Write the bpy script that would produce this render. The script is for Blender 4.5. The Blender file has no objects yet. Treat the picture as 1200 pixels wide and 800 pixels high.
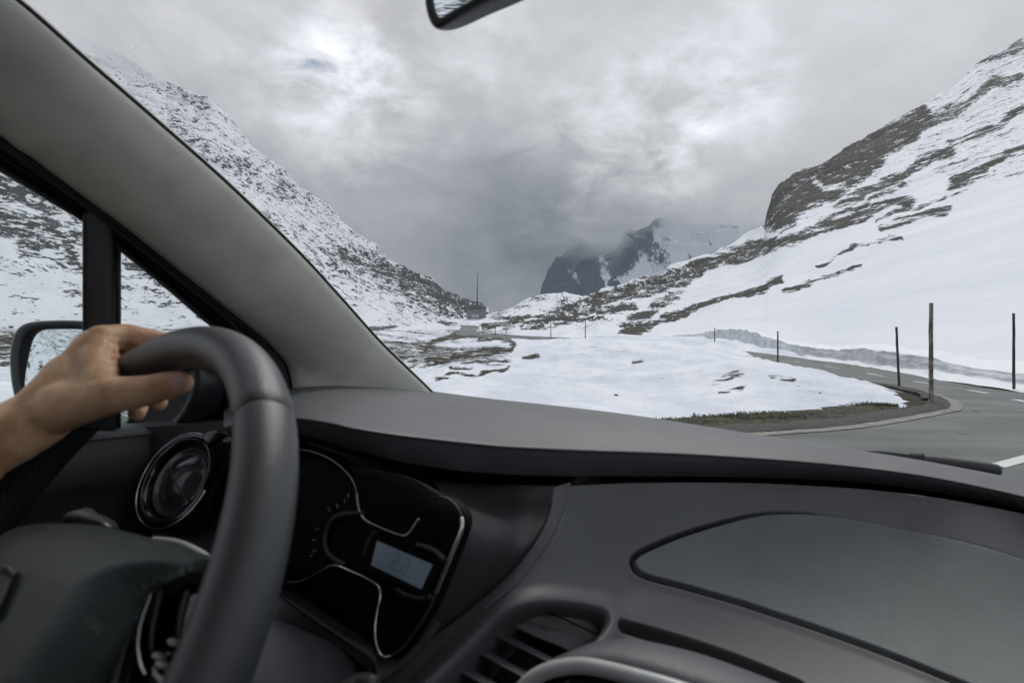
import bpy, bmesh, math, random
import numpy as np
from mathutils import Vector, Matrix
random.seed(7)
PI = math.pi
H = 1.40                      # camera height above the road
FPX = 667.0                   # focal length in photo pixels (1200 wide)
sc = bpy.context.scene
COL = sc.collection

# ------------------------------------------------------------------ helpers
def PD(px, py, d):
    """point seen at photo position px,py at distance d ahead of the lens"""
    return np.array([(px-600)/FPX*d, d, H-(py-400)/FPX*d])
YAW = math.radians(35)
cf = np.array([math.sin(YAW), math.cos(YAW), 0.0])      # car forward
ct = np.array([math.cos(YAW), -math.sin(YAW), 0.0])     # car right
CAM = np.array([0, 0, H])
def ray(px, py): return np.array([(px-600)/FPX, 1.0, -(py-400)/FPX])
def CF(px, py, F):
    r = ray(px, py); return CAM + r*(F/np.dot(r, cf))
def CT(px, py, T):
    r = ray(px, py); return CAM + r*(T/np.dot(r, ct))
def CP(px, py, p0, n, off=0.0):
    r = ray(px, py); return CAM + r*(np.dot(np.asarray(p0)+n*off-CAM, n)/np.dot(r, n))
def CC(T, F, z): return CAM + ct*T + cf*F + np.array([0, 0, z])   # car coords -> world

def hash2(ix, iy, seed):
    h = (ix.astype(np.int64)*374761393 + iy.astype(np.int64)*668265263 + seed*1442695041) & 0xffffffff
    h = ((h ^ (h >> 13))*1274126177) & 0xffffffff
    return ((h ^ (h >> 16)) & 0xffffff)/float(0xffffff)
def vnoise(x, y, seed=0):
    x0 = np.floor(x); y0 = np.floor(y); fx = x-x0; fy = y-y0
    fx = fx*fx*fx*(fx*(fx*6-15)+10); fy = fy*fy*fy*(fy*(fy*6-15)+10)
    a = hash2(x0, y0, seed); b = hash2(x0+1, y0, seed); c = hash2(x0, y0+1, seed); d = hash2(x0+1, y0+1, seed)
    return (a*(1-fx)+b*fx)*(1-fy)+(c*(1-fx)+d*fx)*fy
def fbm(x, y, oct=5, seed=0, gain=.5, ridged=False):
    s = 0; a = 1; t = 0; c, q = math.cos(.6), math.sin(.6)
    for i in range(oct):
        n = vnoise(x, y, seed+i*17)*2-1
        if ridged: n = 1-2*np.abs(n)
        s = s+n*a; t += a; a *= gain
        x, y = (x*c-y*q)*2.03+11.3, (x*q+y*c)*2.03+5.7
    return s/t
def sstep(a, b, x):
    t = np.clip((x-a)/(b-a), 0, 1); return t*t*(3-2*t)

def link(o, parent=None):
    COL.objects.link(o)
    if parent is not None:
        o.parent = parent
    return o
WM = {}
def worldmat(o):
    m = Matrix.Identity(4)
    while o is not None:
        m = o.matrix_basis @ m; o = o.parent
    return m
def raw_mesh(name, V, F, smooth=True):
    me = bpy.data.meshes.new(name)
    V = np.asarray(V, dtype=np.float32)
    if isinstance(F, np.ndarray):
        n = len(F); k = F.shape[1]
        me.vertices.add(len(V)); me.vertices.foreach_set('co', V.ravel())
        me.loops.add(n*k); me.loops.foreach_set('vertex_index', F.astype(np.int32).ravel())
        me.polygons.add(n); me.polygons.foreach_set('loop_start', np.arange(0, n*k, k, dtype=np.int32))
        me.update(calc_edges=True); me.validate()
    else:
        me.from_pydata([tuple(map(float, v)) for v in V], [], F); me.update()
    if smooth: me.polygons.foreach_set('use_smooth', [True]*len(me.polygons))
    return me
def build(name, V, F, mat, parent=None, smooth=True, attrs=None, recalc=False):
    """V in world coordinates; becomes local to the parent"""
    V = np.asarray(V, dtype=np.float64)
    if parent is not None:
        mi = np.array(worldmat(parent).inverted()); V = V@mi[:3, :3].T+mi[:3, 3]
    me = raw_mesh(name, V, F, smooth)
    if attrs:
        for k, a in attrs.items():
            at = me.attributes.new(k, 'FLOAT', 'POINT'); at.data.foreach_set('value', np.asarray(a, dtype=np.float32).ravel())
    if recalc:
        bm = bmesh.new(); bm.from_mesh(me); bmesh.ops.recalc_face_normals(bm, faces=bm.faces); bm.to_mesh(me); bm.free()
    for m in (mat if isinstance(mat, (list, tuple)) else [mat]): me.materials.append(m)
    o = bpy.data.objects.new(name, me); link(o, parent)
    return o
def tag(o, label=None, cat=None, group=None, kind=None):
    if label: o['label'] = label
    if cat: o['category'] = cat
    if group: o['group'] = group
    if kind: o['kind'] = kind
    return o
def empty(name, loc, rz=0.0, parent=None):
    o = bpy.data.objects.new(name, None); o.empty_display_size = .2
    o.location = loc; o.rotation_euler = (0, 0, rz); link(o, parent); return o
def gridfaces(h, w, wrap=False):
    i = np.arange(h-1)[:, None]*w; j = np.arange(w-1)[None, :]
    a = (i+j).ravel(); F = np.stack([a, a+1, a+w+1, a+w], 1)
    if wrap:
        k = np.arange(h-1)*w; G = np.stack([k+w-1, k, k+w, k+2*w-1], 1); F = np.concatenate([F, G])
    return F
def catmull(P, n, arc=True, closed=False):
    P = np.asarray(P, dtype=float)
    if closed: Q = np.concatenate([P[-1:], P, P[:2]])
    else: Q = np.concatenate([2*P[:1]-P[1:2], P, 2*P[-1:]-P[-2:-1]])
    m = len(P) if closed else len(P)-1
    t = np.linspace(0, m, max(m*16, n)*2+1)
    if not arc: t = np.linspace(0, m, n)
    def ev(t):
        k = np.minimum(t.astype(int), m-1); u = (t-k)[:, None]
        p0, p1, p2, p3 = Q[k], Q[k+1], Q[k+2], Q[k+3]
        return .5*((2*p1)+(-p0+p2)*u+(2*p0-5*p1+4*p2-p3)*u*u+(-p0+3*p1-3*p2+p3)*u**3)
    R = ev(t)
    if arc:
        L = np.concatenate([[0], np.cumsum(np.linalg.norm(np.diff(R, axis=0), axis=1))])
        s = np.linspace(0, L[-1], n+1)[:-1] if closed else np.linspace(0, L[-1], n)
        R = np.stack([np.interp(s, L, R[:, i]) for i in range(R.shape[1])], 1)
    return R
def patchgrid(rows, nu, nv, arc=True):
    R = np.stack([catmull(r, nu, arc) for r in rows])        # rows x nu x 3
    out = np.stack([catmull(R[:, j], nv, False) for j in range(nu)], 1)
    return out                                               # nv x nu x 3
def patch(name, rows, nu, nv, mat, parent, thick=0.0, arc=True, **kw):
    G = patchgrid(rows, nu, nv, arc); nv, nu = G.shape[:2]
    V = G.reshape(-1, 3); F = gridfaces(nv, nu)
    if thick:
        N = gridnormals(G).reshape(-1, 3)
        V2 = V-N*thick; n = len(V)
        b = list(range(nu))+[(i+1)*nu-1 for i in range(1, nv)]+[(nv-1)*nu+i for i in range(nu-2, -1, -1)]+[i*nu for i in range(nv-2, 0, -1)]
        b = np.array(b); b2 = np.roll(b, -1)
        F = np.concatenate([F, F[:, ::-1]+n, np.stack([b, b+n, b2+n, b2], 1)]); V = np.concatenate([V, V2])
    return build(name, V, F, mat, parent, **kw)
def gridnormals(G):
    du = np.gradient(G, axis=1); dv = np.gradient(G, axis=0)
    N = np.cross(du, dv); N /= np.linalg.norm(N, axis=2, keepdims=True)+1e-12
    s = np.sign(np.sum(N*(CAM-G), axis=2, keepdims=True)); s = np.sign(s.mean()) or 1
    return N*s
def tube_vf(P, r, nseg=10, closed=False, flat=None):
    """tube along points; r scalar or list; returns V,F"""
    P = np.asarray(P, dtype=float); n = len(P); r = np.broadcast_to(np.asarray(r, dtype=float), (n,))
    T = np.roll(P, -1, 0)-np.roll(P, 1, 0) if closed else np.gradient(P, axis=0)
    T /= np.linalg.norm(T, axis=1, keepdims=True)+1e-12
    up = np.array([0.0, 0.0, 1.0])
    if abs(T[0]@up) > .9: up = np.array([1.0, 0, 0])
    N = np.zeros_like(P); v = up-T[0]*(up@T[0]); v /= np.linalg.norm(v)
    for i in range(n):
        v = v-T[i]*(v@T[i]); v /= np.linalg.norm(v); N[i] = v
    B = np.cross(T, N)
    a = np.linspace(0, 2*PI, nseg, endpoint=False)
    V = P[:, None]+r[:, None, None]*(np.cos(a)[None, :, None]*N[:, None]+np.sin(a)[None, :, None]*B[:, None])
    V = V.reshape(-1, 3); F = []
    m = n if closed else n-1
    for i in range(m):
        i2 = (i+1) % n
        for j in range(nseg):
            j2 = (j+1) % nseg
            F.append((i*nseg+j, i*nseg+j2, i2*nseg+j2, i2*nseg+j))
    if not closed:
        F.append(tuple(range(nseg))[::-1]); F.append(tuple((n-1)*nseg+j for j in range(nseg)))
    return V, F
def tube(name, P, r, mat, parent, nseg=10, closed=False, **kw):
    V, F = tube_vf(P, r, nseg, closed); return build(name, V, F, mat, parent, **kw)
def merge(parts):
    V = []; F = []; o = 0
    for v, f in parts:
        V.append(np.asarray(v)); F += [tuple(int(i)+o for i in q) for q in f]; o += len(v)
    return np.concatenate(V), F
def box_vf(c, ax, ay, az):
    c, ax, ay, az = map(lambda q: np.asarray(q, dtype=float), (c, ax, ay, az))
    V = [c+sx*ax+sy*ay+sz*az for sx in (-1, 1) for sy in (-1, 1) for sz in (-1, 1)]
    return np.array(V), [(0, 1, 3, 2), (4, 6, 7, 5), (0, 4, 5, 1), (2, 3, 7, 6), (0, 2, 6, 4), (1, 5, 7, 3)]
def dome(name, outline, n, h, mat, parent, depth=0.01, rings=16, power=3.0, center=None, back=True, smooth_pts=120, closed_spline=True, edgew=0.0, **kw):
    """outline: world points roughly in a plane with unit normal n (towards viewer); filled, raised by h in the middle, skirt depth"""
    O = catmull(outline, smooth_pts, True, True) if closed_spline else np.asarray(outline, dtype=float)
    m = len(O); c = O.mean(0) if center is None else np.asarray(center)
    V = []; 
    if depth: V += [O-n*depth]
    for k in range(rings):
        s = 1-k/rings
        Q = c+(O-c)*s
        if edgew:
            dd = np.min(np.linalg.norm(Q[:, None]-O[None], axis=2), axis=1); u = np.clip(dd/edgew, 0, 1); Q = Q+n*(h*(1-(1-u)**2.2))[:, None]
        else: Q = Q+n*h*(1-s**power)
        V += [Q]
    V += [np.array([c+n*h])]
    V = np.concatenate(V); R = rings+(1 if depth else 0); F = []
    for i in range(R-1):
        for j in range(m): F.append((i*m+j, i*m+(j+1) % m, (i+1)*m+(j+1) % m, (i+1)*m+j))
    for j in range(m): F.append(((R-1)*m+j, (R-1)*m+(j+1) % m, R*m))
    if depth and back: F.append(tuple(range(m))[::-1])
    return build(name, V, F, mat, parent, **kw)
def inpoly(x, y, poly):
    poly = np.asarray(poly, dtype=float); res = np.zeros(x.shape, bool); n = len(poly)
    for i in range(n):
        x1, y1 = poly[i]; x2, y2 = poly[(i+1) % n]
        c = ((y1 > y) != (y2 > y)) & (x < (x2-x1)*(y-y1)/(y2-y1+1e-12)+x1); res ^= c
    return res
def dpoly(x, y, poly, closed=False):
    poly = np.asarray(poly, dtype=float); best = np.full(x.shape, 1e9); n = len(poly)
    for i in range(n if closed else n-1):
        x1, y1 = poly[i][:2]; x2, y2 = poly[(i+1) % n][:2]; dx, dy = x2-x1, y2-y1
        t = np.clip(((x-x1)*dx+(y-y1)*dy)/(dx*dx+dy*dy+1e-12), 0, 1)
        best = np.minimum(best, np.hypot(x-x1-t*dx, y-y1-t*dy))
    return best
def topx(V):
    return 600+FPX*V[..., 0]/V[..., 1], 400-FPX*(V[..., 2]-H)/V[..., 1]

# ------------------------------------------------------------------ materials
class NT:
    def __init__(s, name):
        s.m = bpy.data.materials.new(name); s.m.use_nodes = True; s.t = s.m.node_tree; s.t.nodes.clear()
        s.out = s.t.nodes.new('ShaderNodeOutputMaterial')
    def n(s, typ, **kw):
        nd = s.t.nodes.new('ShaderNode'+typ)
        ins = kw.pop('ins', {})
        for k, v in kw.items(): setattr(nd, k, v)
        for k, v in ins.items(): s.set(nd.inputs[k], v)
        return nd
    def set(s, sock, v):
        if isinstance(v, bpy.types.NodeSocket): s.t.links.new(v, sock)
        else: sock.default_value = v
    def math(s, op, a, b=None, c=None, clamp=False):
        nd = s.n('Math', operation=op, use_clamp=clamp); s.set(nd.inputs[0], a)
        if b is not None: s.set(nd.inputs[1], b)
        if c is not None: s.set(nd.inputs[2], c)
        return nd.outputs[0]
    def noise(s, vec, scale, detail=6, rough=.6, dist=0.0):
        nd = s.n('TexNoise', ins={'Vector': vec, 'Scale': scale, 'Detail': detail, 'Roughness': rough, 'Distortion': dist}); return nd.outputs['Fac']
    def mapping(s, vec, sc_=(1, 1, 1), rot=(0, 0, 0), loc=(0, 0, 0)):
        nd = s.n('Mapping', ins={'Vector': vec, 'Scale': sc_, 'Rotation': rot, 'Location': loc}); return nd.outputs[0]
    def rng(s, v, a, b, c=0.0, d=1.0, smooth=True):
        nd = s.n('MapRange', interpolation_type='SMOOTHSTEP' if smooth else 'LINEAR', ins={0: v, 1: a, 2: b, 3: c, 4: d}); return nd.outputs[0]
    def mix(s, f, a, b):
        nd = s.n('Mix', data_type='RGBA'); s.set(nd.inputs[0], f); s.set(nd.inputs[6], a); s.set(nd.inputs[7], b); return nd.outputs[2]
    def attr(s, name): return s.n('Attribute', attribute_name=name).outputs['Fac']
    def bump(s, h, strength=.5, dist=.1, normal=None):
        ins = {'Height': h, 'Strength': strength, 'Distance': dist}
        if normal is not None: ins['Normal'] = normal
        return s.n('Bump', ins=ins).outputs[0]
    def princ(s, **ins):
        nd = s.n('BsdfPrincipled'); 
        for k, v in ins.items():
            s.set(nd.inputs[k], v)
        return nd.outputs[0]
    def finish(s, sh): s.t.links.new(sh, s.out.inputs['Surface']); return s.m
def C(r, g, b): return (r, g, b, 1.0)

def plastic(name, col, rough=.5, grain=.15, gscale=900, spec=.5, coat=0.0, aniso=None):
    m = NT(name); tc = m.n('TexCoord').outputs['Object']
    nz = m.noise(tc, gscale, 2, .6); big = m.noise(tc, 9, 3, .6)
    colr = m.mix(m.rng(big, .3, .7), C(*[c*.88 for c in col]), C(*[c*1.1 for c in col]))
    vor = m.n('TexVoronoi', ins={'Vector': tc, 'Scale': gscale*.7}).outputs['Distance']
    bh = m.math('ADD', nz, vor)
    ins = {'Base Color': colr, 'Roughness': m.rng(nz, .2, .8, rough-.05, rough+.06), 'Specular IOR Level': spec, 'Coat Weight': coat}
    if grain: ins['Normal'] = m.bump(bh, grain, .0006)
    return m.finish(m.princ(**ins))
M = {}
M['casem'] = plastic('dark_case', (.06, .063, .06), .45, .1, 900)
M['flap'] = plastic('vent_flap', (.07, .073, .078), .5, .2, 900)
M['lid'] = plastic('lid_grey', (.112, .122, .126), .52, .4, 1100)
M['pad'] = plastic('soft_grey_pad', (.074, .078, .084), .46, .35, 1100)
M['panel'] = None
M['dark'] = plastic('dark_plastic', (.024, .027, .030), .5, .25, 900)
M['black'] = plastic('black_matte', (.006, .006, .0065), .6, .1, 600, .3)
M['rubber'] = plastic('black_rubber', (.010, .010, .011), .45, .1, 500)
M['gloss'] = plastic('gloss_black', (.004, .004, .004), .08, 0, 500, .5, .6)
M['leather'] = plastic('leather', (.046, .051, .054), .34, .35, 1500, .6)
M['cover'] = plastic('airbag_cover_grey', (.044, .055, .055), .5, .4, 1300)
M['trim'] = plastic('pillar_fabric', (.70, .71, .645), .85, .5, 1500, .25)
M['headliner'] = plastic('headliner_fabric', (.30, .29, .27), .9, .5, 1500, .2)
M['silver'] = plastic('satin_silver', (.42, .43, .43), .3, .05, 900, .5)
M['body'] = plastic('grey_body_paint', (.09, .10, .11), .3, 0, 500, .5, .5)
def simple(name, col, rough, metal=0.0, emit=None, es=0.0, **kw):
    m = NT(name); ins = {'Base Color': C(*col), 'Roughness': rough, 'Metallic': metal}
    if emit: ins['Emission Color'] = C(*emit); ins['Emission Strength'] = es
    ins.update(kw); return m.finish(m.princ(**ins))
M['chrome'] = simple('chrome', (.75, .77, .8), .16, 1.0)
M['dim_chrome'] = simple('chrome_dim', (.36, .36, .30), .22, 1.0)  # darker copy of the chrome, used on stretches of the same trim
M['mirror'] = simple('mirror_glass', (.82, .88, .90), .02, 1.0)
M['face'] = simple('instrument_face', (.0015, .0015, .0018), .6, **{'Specular IOR Level': .12})
M['ticks'] = simple('dial_marks', (.35, .35, .35), .5)
M['orange'] = simple('orange_mark', (.6, .25, .02), .5)
M['ring'] = plastic('dial_ring', (.028, .03, .032), .4, .1, 900)
def ribbed():
    m = NT('ribbed_grey_plastic'); tc = m.n('TexCoord').outputs['Object']
    w = m.n('TexWave', wave_type='BANDS', bands_direction='DIAGONAL', ins={'Vector': m.mapping(tc, (1, -1.3, .6)), 'Scale': 190, 'Distortion': 0, 'Detail': 0}).outputs['Fac']
    nz = m.noise(tc, 1100, 2)
    big = m.noise(tc, 6, 3)
    col = m.mix(m.rng(big, .3, .7), C(.068, .073, .078), C(.080, .085, .090))
    return m.finish(m.princ(**{'Base Color': col, 'Roughness': .5, 'Normal': m.bump(m.math('ADD', m.math('MULTIPLY', w, .5), nz), .22, .0006)}))
M['panel'] = ribbed()
def lcd():
    m = NT('lcd_screen'); tc = m.n('TexCoord').outputs['Object']
    g = m.noise(tc, 18, 1)
    col = m.mix(m.rng(g, .3, .7), C(.075, .10, .135), C(.11, .145, .19))
    return m.finish(m.princ(**{'Base Color': C(.05, .06, .07), 'Roughness': .3, 'Emission Color': col, 'Emission Strength': .30}))
M['lcd'] = lcd()
M['lcdtext'] = simple('lcd_digits', (.03, .04, .05), .5, 0, (.075, .10, .135), .22)
def glass(name, tint, dirt=0.0):
    m = NT(name)
    tr = m.n('BsdfTransparent', ins={'Color': C(*tint)}).outputs[0]
    gl = m.n('BsdfGlossy', ins={'Color': C(.9, .95, 1), 'Roughness': .02}).outputs[0]
    fr = m.n('Fresnel', ins={'IOR': 1.45}).outputs[0]
    mx = m.n('MixShader', ins={0: m.math('MULTIPLY', fr, .8), 1: tr, 2: gl}).outputs[0]
    if dirt:
        tc = m.n('TexCoord').outputs['Object']
        a = m.noise(tc, 7, 4, .6); b = m.noise(tc, 160, 3, .6); s = m.noise(m.mapping(tc, (3, 3, 18)), 4, 4, .6)
        f = m.math('ADD', m.math('MULTIPLY', m.rng(b, .66, .74), m.rng(a, .52, .7)), m.math('MULTIPLY', m.rng(s, .55, .8), .35))
        df = m.n('BsdfTranslucent', ins={'Color': C(.6, .63, .65)}).outputs[0]
        mx = m.n('MixShader', ins={0: m.math('MULTIPLY', f, dirt, clamp=True), 1: mx, 2: df}).outputs[0]
    return m.finish(mx)
M['windscreen'] = glass('windscreen_glass', (.955, .978, .985), .06)
M['sideglass'] = glass('side_glass', (.90, .94, .93), .0)
def smear():
    m = NT('dried_water_smear'); tc = m.n('TexCoord').outputs['Object']
    f = m.rng(m.noise(tc, 240, 4, .7), .4, .62)
    tr = m.n('BsdfTransparent').outputs[0]; df = m.n('BsdfTranslucent', ins={'Color': C(.75, .78, .8)}).outputs[0]
    return m.finish(m.n('MixShader', ins={0: m.math('MULTIPLY', f, .5), 1: tr, 2: df}).outputs[0])
M['smear'] = smear()
def skin():
    m = NT('skin'); tc = m.n('TexCoord').outputs['Object']
    a = m.noise(tc, 28, 4, .6); b = m.noise(tc, 320, 4, .65)
    w = m.n('TexVoronoi', feature='DISTANCE_TO_EDGE', ins={'Vector': m.mapping(tc, (1, 1, 1)), 'Scale': 420}).outputs['Distance']
    cr = m.noise(m.mapping(tc, (60, 60, 260), (.4, .2, .3)), 1, 3, .6)
    red = m.attr('red'); cre = m.attr('crease')
    col = m.mix(m.rng(a, .35, .65), C(.48, .275, .14), C(.76, .49, .29))
    col = m.mix(m.math('MULTIPLY', red, .75), col, C(.70, .32, .23))
    col = m.mix(m.math('MULTIPLY', cre, .5), col, C(.33, .16, .09))
    h = m.math('ADD', m.math('ADD', m.math('MULTIPLY', b, .5), m.math('MULTIPLY', m.rng(w, 0, .12), .35)), m.math('MULTIPLY', cr, .7))
    return m.finish(m.princ(**{'Base Color': col, 'Roughness': m.rng(b, .3, .7, .36, .54), 'Subsurface Weight': .14, 'Subsurface Radius': (.008, .003, .0015), 'Subsurface Scale': 1.0,
        'Specular IOR Level': .4, 'Normal': m.bump(h, .75, .0009)}))
M['skin'] = skin()
M['nail'] = simple('nail', (.62, .40, .33), .28)
M['sleeve'] = plastic('dark_knit_sleeve', (.02, .02, .022), .9, .6, 500, .2)

# ---- outdoor materials
def mountain_mat(name, snow=(.84, .865, .91), rockA=(.030, .030, .028), rockB=(.10, .095, .085), moss=(.06, .055, .030), scale=.12, stretch=(1, 1, 1), rot=(0, 0, 0),
                 fade=None, haze=None, amp=.9, thr=.5, soft=.035, bumpd=1.0, moss_amt=.5, fine=6.0, fa=1.1, shade_dirt=(.90, .915, .935), lift=0.0):
    m = NT(name); pos = m.n('NewGeometry').outputs['Position']
    v = m.mapping(pos, tuple(stretch), rot)
    n1 = m.noise(v, scale, 9, .68, .3); n2 = m.noise(v, scale*fine, 6, .7)
    msk = m.attr('rock')
    t = m.math('ADD', msk, m.math('MULTIPLY', m.math('SUBTRACT', n1, .5), amp*2.2))
    t = m.math('ADD', t, m.math('MULTIPLY', m.math('SUBTRACT', n2, .5), amp*fa))
    f = m.rng(t, thr-soft, thr+soft)
    n3 = m.noise(pos, scale*8, 6, .7)
    rock = m.mix(m.rng(n3, .3, .7), C(*rockA), C(*rockB))
    rock = m.mix(m.math('MULTIPLY', m.rng(m.noise(pos, scale*.8, 4, .6), .42, .6), moss_amt), rock, C(*moss))
    sn = m.mix(m.rng(m.noise(m.mapping(pos, (1, .45, 1), (0, 0, .5)), scale*.5, 8, .68), .34, .66), C(*snow), C(*[a*b for a, b in zip(snow, shade_dirt)]))  # darker snow patches paint in relief shading as well as old-snow dirt
    col = m.mix(f, sn, rock)
    hgt = m.math('ADD', m.math('MULTIPLY', n2, .5), m.math('MULTIPLY', f, m.math('ADD', n3, .3)))
    hgt = m.math('ADD', hgt, m.math('MULTIPLY', n1, 1.2))
    rg = m.math('SUBTRACT', .75, m.math('MULTIPLY', f, -.1))
    sh = m.princ(**{'Base Color': col, 'Roughness': rg, 'Specular IOR Level': .25, 'Normal': m.bump(hgt, .55, bumpd)})
    if haze:  # distance haze painted as a constant glow over the slope
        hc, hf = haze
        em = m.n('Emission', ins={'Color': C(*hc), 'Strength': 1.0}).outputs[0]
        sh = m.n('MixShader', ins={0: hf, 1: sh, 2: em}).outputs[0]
    if fade:                 # cloud that swallows the upper slopes
        z0, z1, na, ns = fade
        z = m.n('SeparateXYZ', ins={0: pos}).outputs[2]
        nz = m.noise(m.mapping(pos, (1, 1, 1.6)), ns, 6, .6)
        ff = m.rng(m.math('ADD', m.math('SUBTRACT', z, m.math('MULTIPLY', m.attr('lift'), lift)), m.math('MULTIPLY', m.math('SUBTRACT', nz, .5), na)), z0, z1)
        tr = m.n('BsdfTransparent').outputs[0]
        sh = m.n('MixShader', ins={0: ff, 1: sh, 2: tr}).outputs[0]
    return m.finish(sh)

def asphalt():
    m = NT('wet_asphalt'); pos = m.n('NewGeometry').outputs['Position']
    a = m.noise(pos, .5, 5, .6); b = m.noise(pos, 60, 3, .7); c = m.noise(m.mapping(pos, (.25, 1.2, 1), (0, 0, -.35)), .8, 4, .6)
    col = m.mix(m.rng(a, .3, .7), C(.080, .088, .086), C(.135, .143, .138))
    col = m.mix(m.math('MULTIPLY', m.rng(b, .35, .75), .4), col, C(.19, .19, .18))
    vor = m.n('TexVoronoi', feature='DISTANCE_TO_EDGE', ins={'Vector': m.mapping(m.n('Vector', ) .outputs[0] if False else pos, (.22, .4, 1), (0, 0, .3)), 'Scale': 1.0}).outputs['Distance']
    crack = m.math('MULTIPLY', m.rng(m.math('ADD', vor, m.math('MULTIPLY', m.math('SUBTRACT', m.noise(pos, 2.5, 4, .7), .5), .10)), .0, .006, 1.0, 0.0), m.rng(c, .45, .55))
    col = m.mix(m.math('MULTIPLY', crack, .8), col, C(.025, .025, .024))
    col = m.mix(m.math('MULTIPLY', m.rng(c, .5, .72), .35), col, C(.07, .075, .07))
    return m.finish(m.princ(**{'Base Color': col, 'Roughness': m.rng(c, .35, .7, .55, .82), 'Specular IOR Level': .35, 'Normal': m.bump(b, .06, .003)}))
M['asphalt'] = asphalt()
def worn_paint():
    m = NT('worn_white_paint'); pos = m.n('NewGeometry').outputs['Position']
    b = m.noise(pos, 14, 5, .7)
    return m.finish(m.princ(**{'Base Color': m.mix(m.rng(b, .56, .66), C(.68, .69, .67), C(.2, .2, .19)), 'Roughness': .7}))
M['paint'] = worn_paint()
def kerbm():
    m = NT('weathered_concrete_edging'); pos = m.n('NewGeometry').outputs['Position']
    b = m.noise(pos, 5, 6, .7)
    return m.finish(m.princ(**{'Base Color': m.mix(m.rng(b, .35, .65), C(.17, .165, .15), C(.30, .29, .265)), 'Roughness': .85, 'Normal': m.bump(b, .4, .02)}))
M['edging'] = kerbm()
def gravelm():
    m = NT('dark_gravel'); pos = m.n('NewGeometry').outputs['Position']
    v = m.n('TexVoronoi', ins={'Vector': pos, 'Scale': 16}); b = m.noise(pos, 40, 4, .7)
    col = m.mix(m.rng(b, .35, .65), C(.018, .018, .016), C(.075, .07, .06))
    return m.finish(m.princ(**{'Base Color': m.mix(m.math('MULTIPLY', m.rng(v.outputs['Distance'], .0, .5), .6), C(.10, .095, .085), col), 'Roughness': .9, 'Normal': m.bump(v.outputs['Distance'], .8, .05)}))
M['gravel'] = gravelm()
def grassm():
    m = NT('winter_grass'); pos = m.n('NewGeometry').outputs['Position']
    b = m.noise(pos, 6, 4, .7); c = m.noise(pos, .9, 3, .6)
    col = m.mix(m.rng(b, .3, .7), C(.030, .042, .010), C(.095, .10, .030))
    col = m.mix(m.math('MULTIPLY', m.rng(c, .45, .65), .6), col, C(.085, .068, .032))
    return m.finish(m.princ(**{'Base Color': col, 'Roughness': .7}))
M['grass'] = grassm()
def turfm():
    m = NT('earth_and_moss'); pos = m.n('NewGeometry').outputs['Position']
    b = m.noise(pos, 9, 6, .75); c = m.noise(pos, 2.2, 5, .7)
    col = m.mix(m.rng(b, .35, .65), C(.016, .015, .012), C(.060, .055, .042))
    col = m.mix(m.rng(c, .42, .58), col, m.mix(m.rng(b, .4, .6), C(.030, .040, .012), C(.080, .085, .030)))
    return m.finish(m.princ(**{'Base Color': col, 'Roughness': .9, 'Normal': m.bump(b, .9, .05)}))
def woodm(name, a, b):
    m = NT(name); tc = m.n('TexCoord').outputs['Object']
    n1 = m.noise(m.mapping(tc, (1, 1, .5)), 9, 5, .75); n2 = m.noise(m.mapping(tc, (1, 1, .12)), 60, 4, .7)
    col = m.mix(m.rng(n1, .42, .58), C(*a), C(*b)); col = m.mix(m.math('MULTIPLY', m.rng(n2, .4, .7), .5), col, C(.03, .025, .02))
    return m.finish(m.princ(**{'Base Color': col, 'Roughness': .85, 'Normal': m.bump(m.math('ADD', n1, n2), .5, .01)}))
M['palewood'] = woodm('pale_bark', (.30, .27, .24), (.085, .07, .06))
M['darkwood'] = woodm('dark_wood', (.075, .055, .045), (.035, .028, .025))
M['snow'] = None
def snowbank():
    m = NT('cut_snow_bank'); pos = m.n('NewGeometry').outputs['Position']
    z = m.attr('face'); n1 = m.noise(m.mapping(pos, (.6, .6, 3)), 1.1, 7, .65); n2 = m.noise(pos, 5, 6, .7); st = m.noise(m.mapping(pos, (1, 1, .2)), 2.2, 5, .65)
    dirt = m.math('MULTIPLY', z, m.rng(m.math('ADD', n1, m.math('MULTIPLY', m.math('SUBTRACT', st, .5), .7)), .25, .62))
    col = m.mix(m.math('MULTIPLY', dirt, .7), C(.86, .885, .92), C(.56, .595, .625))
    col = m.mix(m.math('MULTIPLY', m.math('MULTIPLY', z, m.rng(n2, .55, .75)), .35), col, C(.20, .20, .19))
    h = m.math('ADD', m.math('MULTIPLY', n2, m.math('ADD', .15, z)), n1)
    return m.finish(m.princ(**{'Base Color': col, 'Roughness': .7, 'Specular IOR Level': .3, 'Normal': m.bump(h, .8, .16)}))
M['bank'] = snowbank()
def wallm():
    m = NT('weathered_wall'); pos = m.n('NewGeometry').outputs['Position']
    b = m.noise(pos, .8, 5, .7)
    return m.finish(m.princ(**{'Base Color': m.mix(m.rng(b, .3, .7), C(.17, .18, .175), C(.26, .27, .26)), 'Roughness': .9}))
M['wall'] = wallm()
M['roofm'] = simple('dark_roof', (.12, .125, .125), .8)
M['pale'] = simple('pale_door', (.42, .43, .43), .7)
M['steel'] = simple('galvanised_steel', (.07, .075, .08), .5, .6)
M['stone'] = plastic('grey_rock', (.06, .06, .06), .9, .6, 30, .2)

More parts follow.
